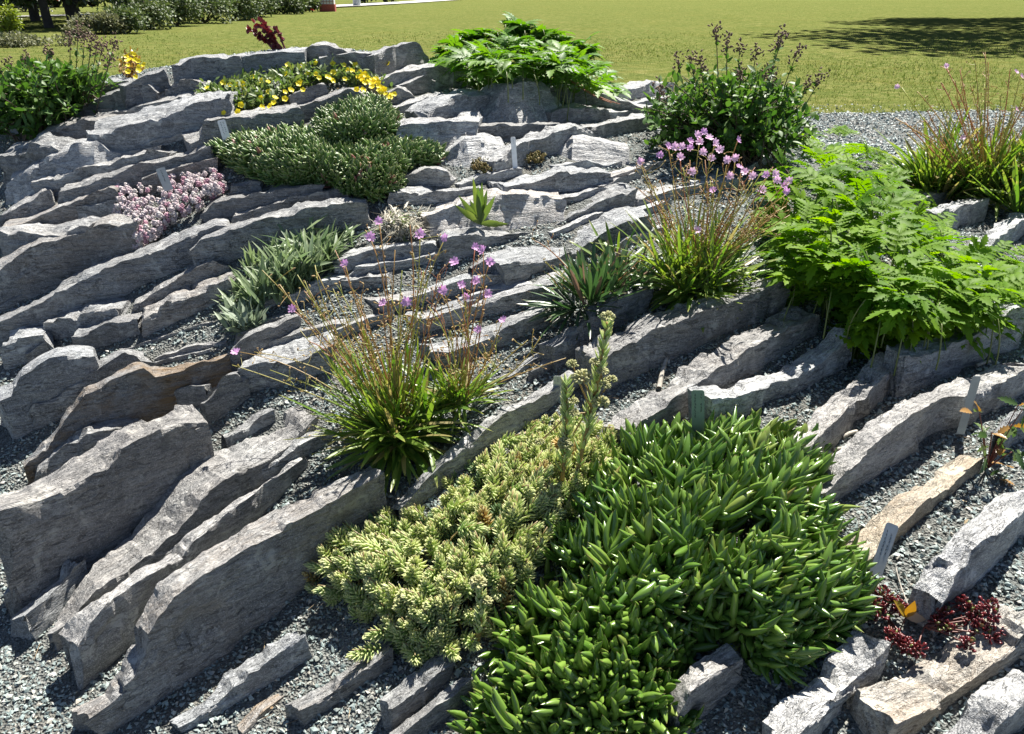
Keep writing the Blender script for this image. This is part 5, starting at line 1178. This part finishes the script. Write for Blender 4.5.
# ---------------------------------------------------------------- cars, kiosk, posts far away
GLASSM = plain('car_glass', (.03,.035,.04), .1); TYRE = plain('tyre', (.02,.02,.02), .8); 
def car(label, px, py, paint, rot):
    p = at_z(px, py, LAWN_Z); root = empty('parked_car', p, label, 'car', 'cars parked beyond the lawn'); pm = plain('car_paint', paint, .25, 0, .03)
    ca, sa = math.cos(rot), math.sin(rot)
    def W3(v): v = np.asarray(v, float); return np.stack([p[0]+v[..., 0]*ca-v[..., 1]*sa, p[1]+v[..., 0]*sa+v[..., 1]*ca, p[2]+v[..., 2]], -1)
    side = [(-2.1,.35),(-2.15,.65),(-2.05,.88),(-1.5,.95),(-1.0,1.38),(-.2,1.46),(.6,1.4),(1.2,.98),(1.95,.82),(2.15,.6),(2.12,.35)]
    A = Acc(); k = len(side); l = [(x, -.85*(1 if z < 1 else .8), z) for x, z in side]; r = [(x, .85*(1 if z < 1 else .8), z) for x, z in side]
    lo = []; sz = []
    for i in range(k): lo += [i, (i+1) % k, k+(i+1) % k, k+i]; sz.append(4)
    A.add(W3(np.array(l+r)), lo+list(range(k))[::-1]+list(range(k, 2*k)), sz+[k, k]); A.build('body', pm, root, smooth=False)
    for s in (-1, 1):
        A = Acc(); w_ = [(-1.3, .99), (-.92, 1.33), (.5, 1.35), (1.0, 1.0)]; A.add(W3([(x, s*(.86 if z < 1.1 else .71), z) for x, z in w_]), [0, 1, 2, 3], [4]); A.build('side_window', GLASSM, root, smooth=False)
        for x in (-1.35, 1.35):
            A = Acc(); c = W3(np.array([[x, s*.72, .33], [x, s*.88, .33]])); A.tube(c, .33, .33, 14); A.build('wheel', TYRE, root)
    return root
car('white car seen between the far trees beside the thickest trunk', 62, 7, (.75,.75,.75), .1); car('white car parked at the far left, mostly behind bushes', 37, 7.5, (.7,.7,.7), .0)
car('dark red car parked at the far left edge', 22, 8, (.3,.03,.03), .05); car('silver car behind the hedge near the forked trunk', 152, 8, (.45,.5,.55), .15)
def boxm(A, c, s): 
    v = np.array([(x, y, z) for z in (0, 1) for x, y in ((-.5, -.5), (.5, -.5), (.5, .5), (-.5, .5))])*np.array(s)+np.array(c)
    A.add(v, [0,3,2,1, 4,5,6,7, 0,1,5,4, 1,2,6,5, 2,3,7,6, 3,0,4,7], [4]*6)
p = at_z(328, 11.5, LAWN_Z); root = empty('kiosk', p, 'small kiosk with red lower wall and white lattice upper wall at the far lawn edge', 'kiosk')
s = scale_at(p); A = Acc(); boxm(A, p, (14*s, 6*s, 6*s)); A.build('lower_wall', plain('red_board', (.42,.09,.06), .7), root, smooth=False)
A = Acc(); boxm(A, p+UP*6*s, (13*s, 5.6*s, 18*s)); A.build('upper_wall', plain('white_board', (.7,.7,.68), .7), root, smooth=False)
A = Acc()
for k in range(5): boxm(A, p+np.array([(-5.5+k*2.75)*s, -3.0*s, 6.2*s]), (.35*s, .3*s, 17*s))
for k in range(5): boxm(A, p+np.array([0, -3.05*s, (8+k*3)*s]), (12.6*s, .3*s, .35*s))
A.build('lattice', plain('red_trim', (.4,.16,.12), .7), root, smooth=False)
def post(label, px, py, w_, c, hh=3.0):
    p = at_z(px, py, LAWN_Z); A = Acc(); A.tube(np.array([p-UP*.1, p+UP*hh*.5, p+UP*hh]), w_, w_*.8, 8); return tag(A.build('post', plain('post_paint', c, .5)), label, 'post')
post('blue-grey post beside the dark bush left of the kiosk', 302, 9, .10, (.2,.28,.38)); post('pale thick post right of the kiosk', 357, 6.5, .22, (.45,.47,.5)); post('white slab-like post between far trees above the hedge', 176, 12, .3, (.6,.6,.58), 1.6)
A = Acc(); p = at_z(309, 10.5, LAWN_Z); boxm(A, p, (.5, .4, .8)); boxm(A, p+UP*.8, (.62, .5, .12)); tag(A.build('litter_bin', plain('red_plastic', (.5,.03,.03), .4), smooth=False), 'small red litter bin between blue-grey post and kiosk', 'bin')

# ---------------------------------------------------------------- dry leaf bits and straw fallen into the gaps
LIT = leaf_mat('dry_leaf_litter', (.16,.10,.05), (.42,.33,.2), trans=.1, rough=.9)
n = 900; x = rng.uniform(-2.2, 2.6, n); y = rng.uniform(1.0, 4.6, n); cl = np.sin(x*5.3+y*3.1)*np.sin(y*4.7-x*2.2)+rng.normal(0, .5, n)
ok = ~in_slab(x, y) & (cl > .35); x, y = x[ok], y[ok]; n = len(x); A = Acc(); d = nz3(n)*np.array([1, 1, .15])
o = np.stack([x, y, H(x, y)+.011], -1); h_ = n//2
A.inst(OVATE, o[:h_], d[:h_], UP+nz3(h_, .35), rng.uniform(.008, .022, h_), rng.uniform(.002, .005, h_), rng.uniform(-.4, .4, h_))
A.inst(NEEDLE, o[h_:], d[h_:], UP, rng.uniform(.02, .06, n-h_), .0009, rng.uniform(-.2, .2, n-h_))
tag(A.build('leaf_litter', LIT), 'dry leaf bits and straw scattered in the gravel gaps', 'litter', kind='stuff')
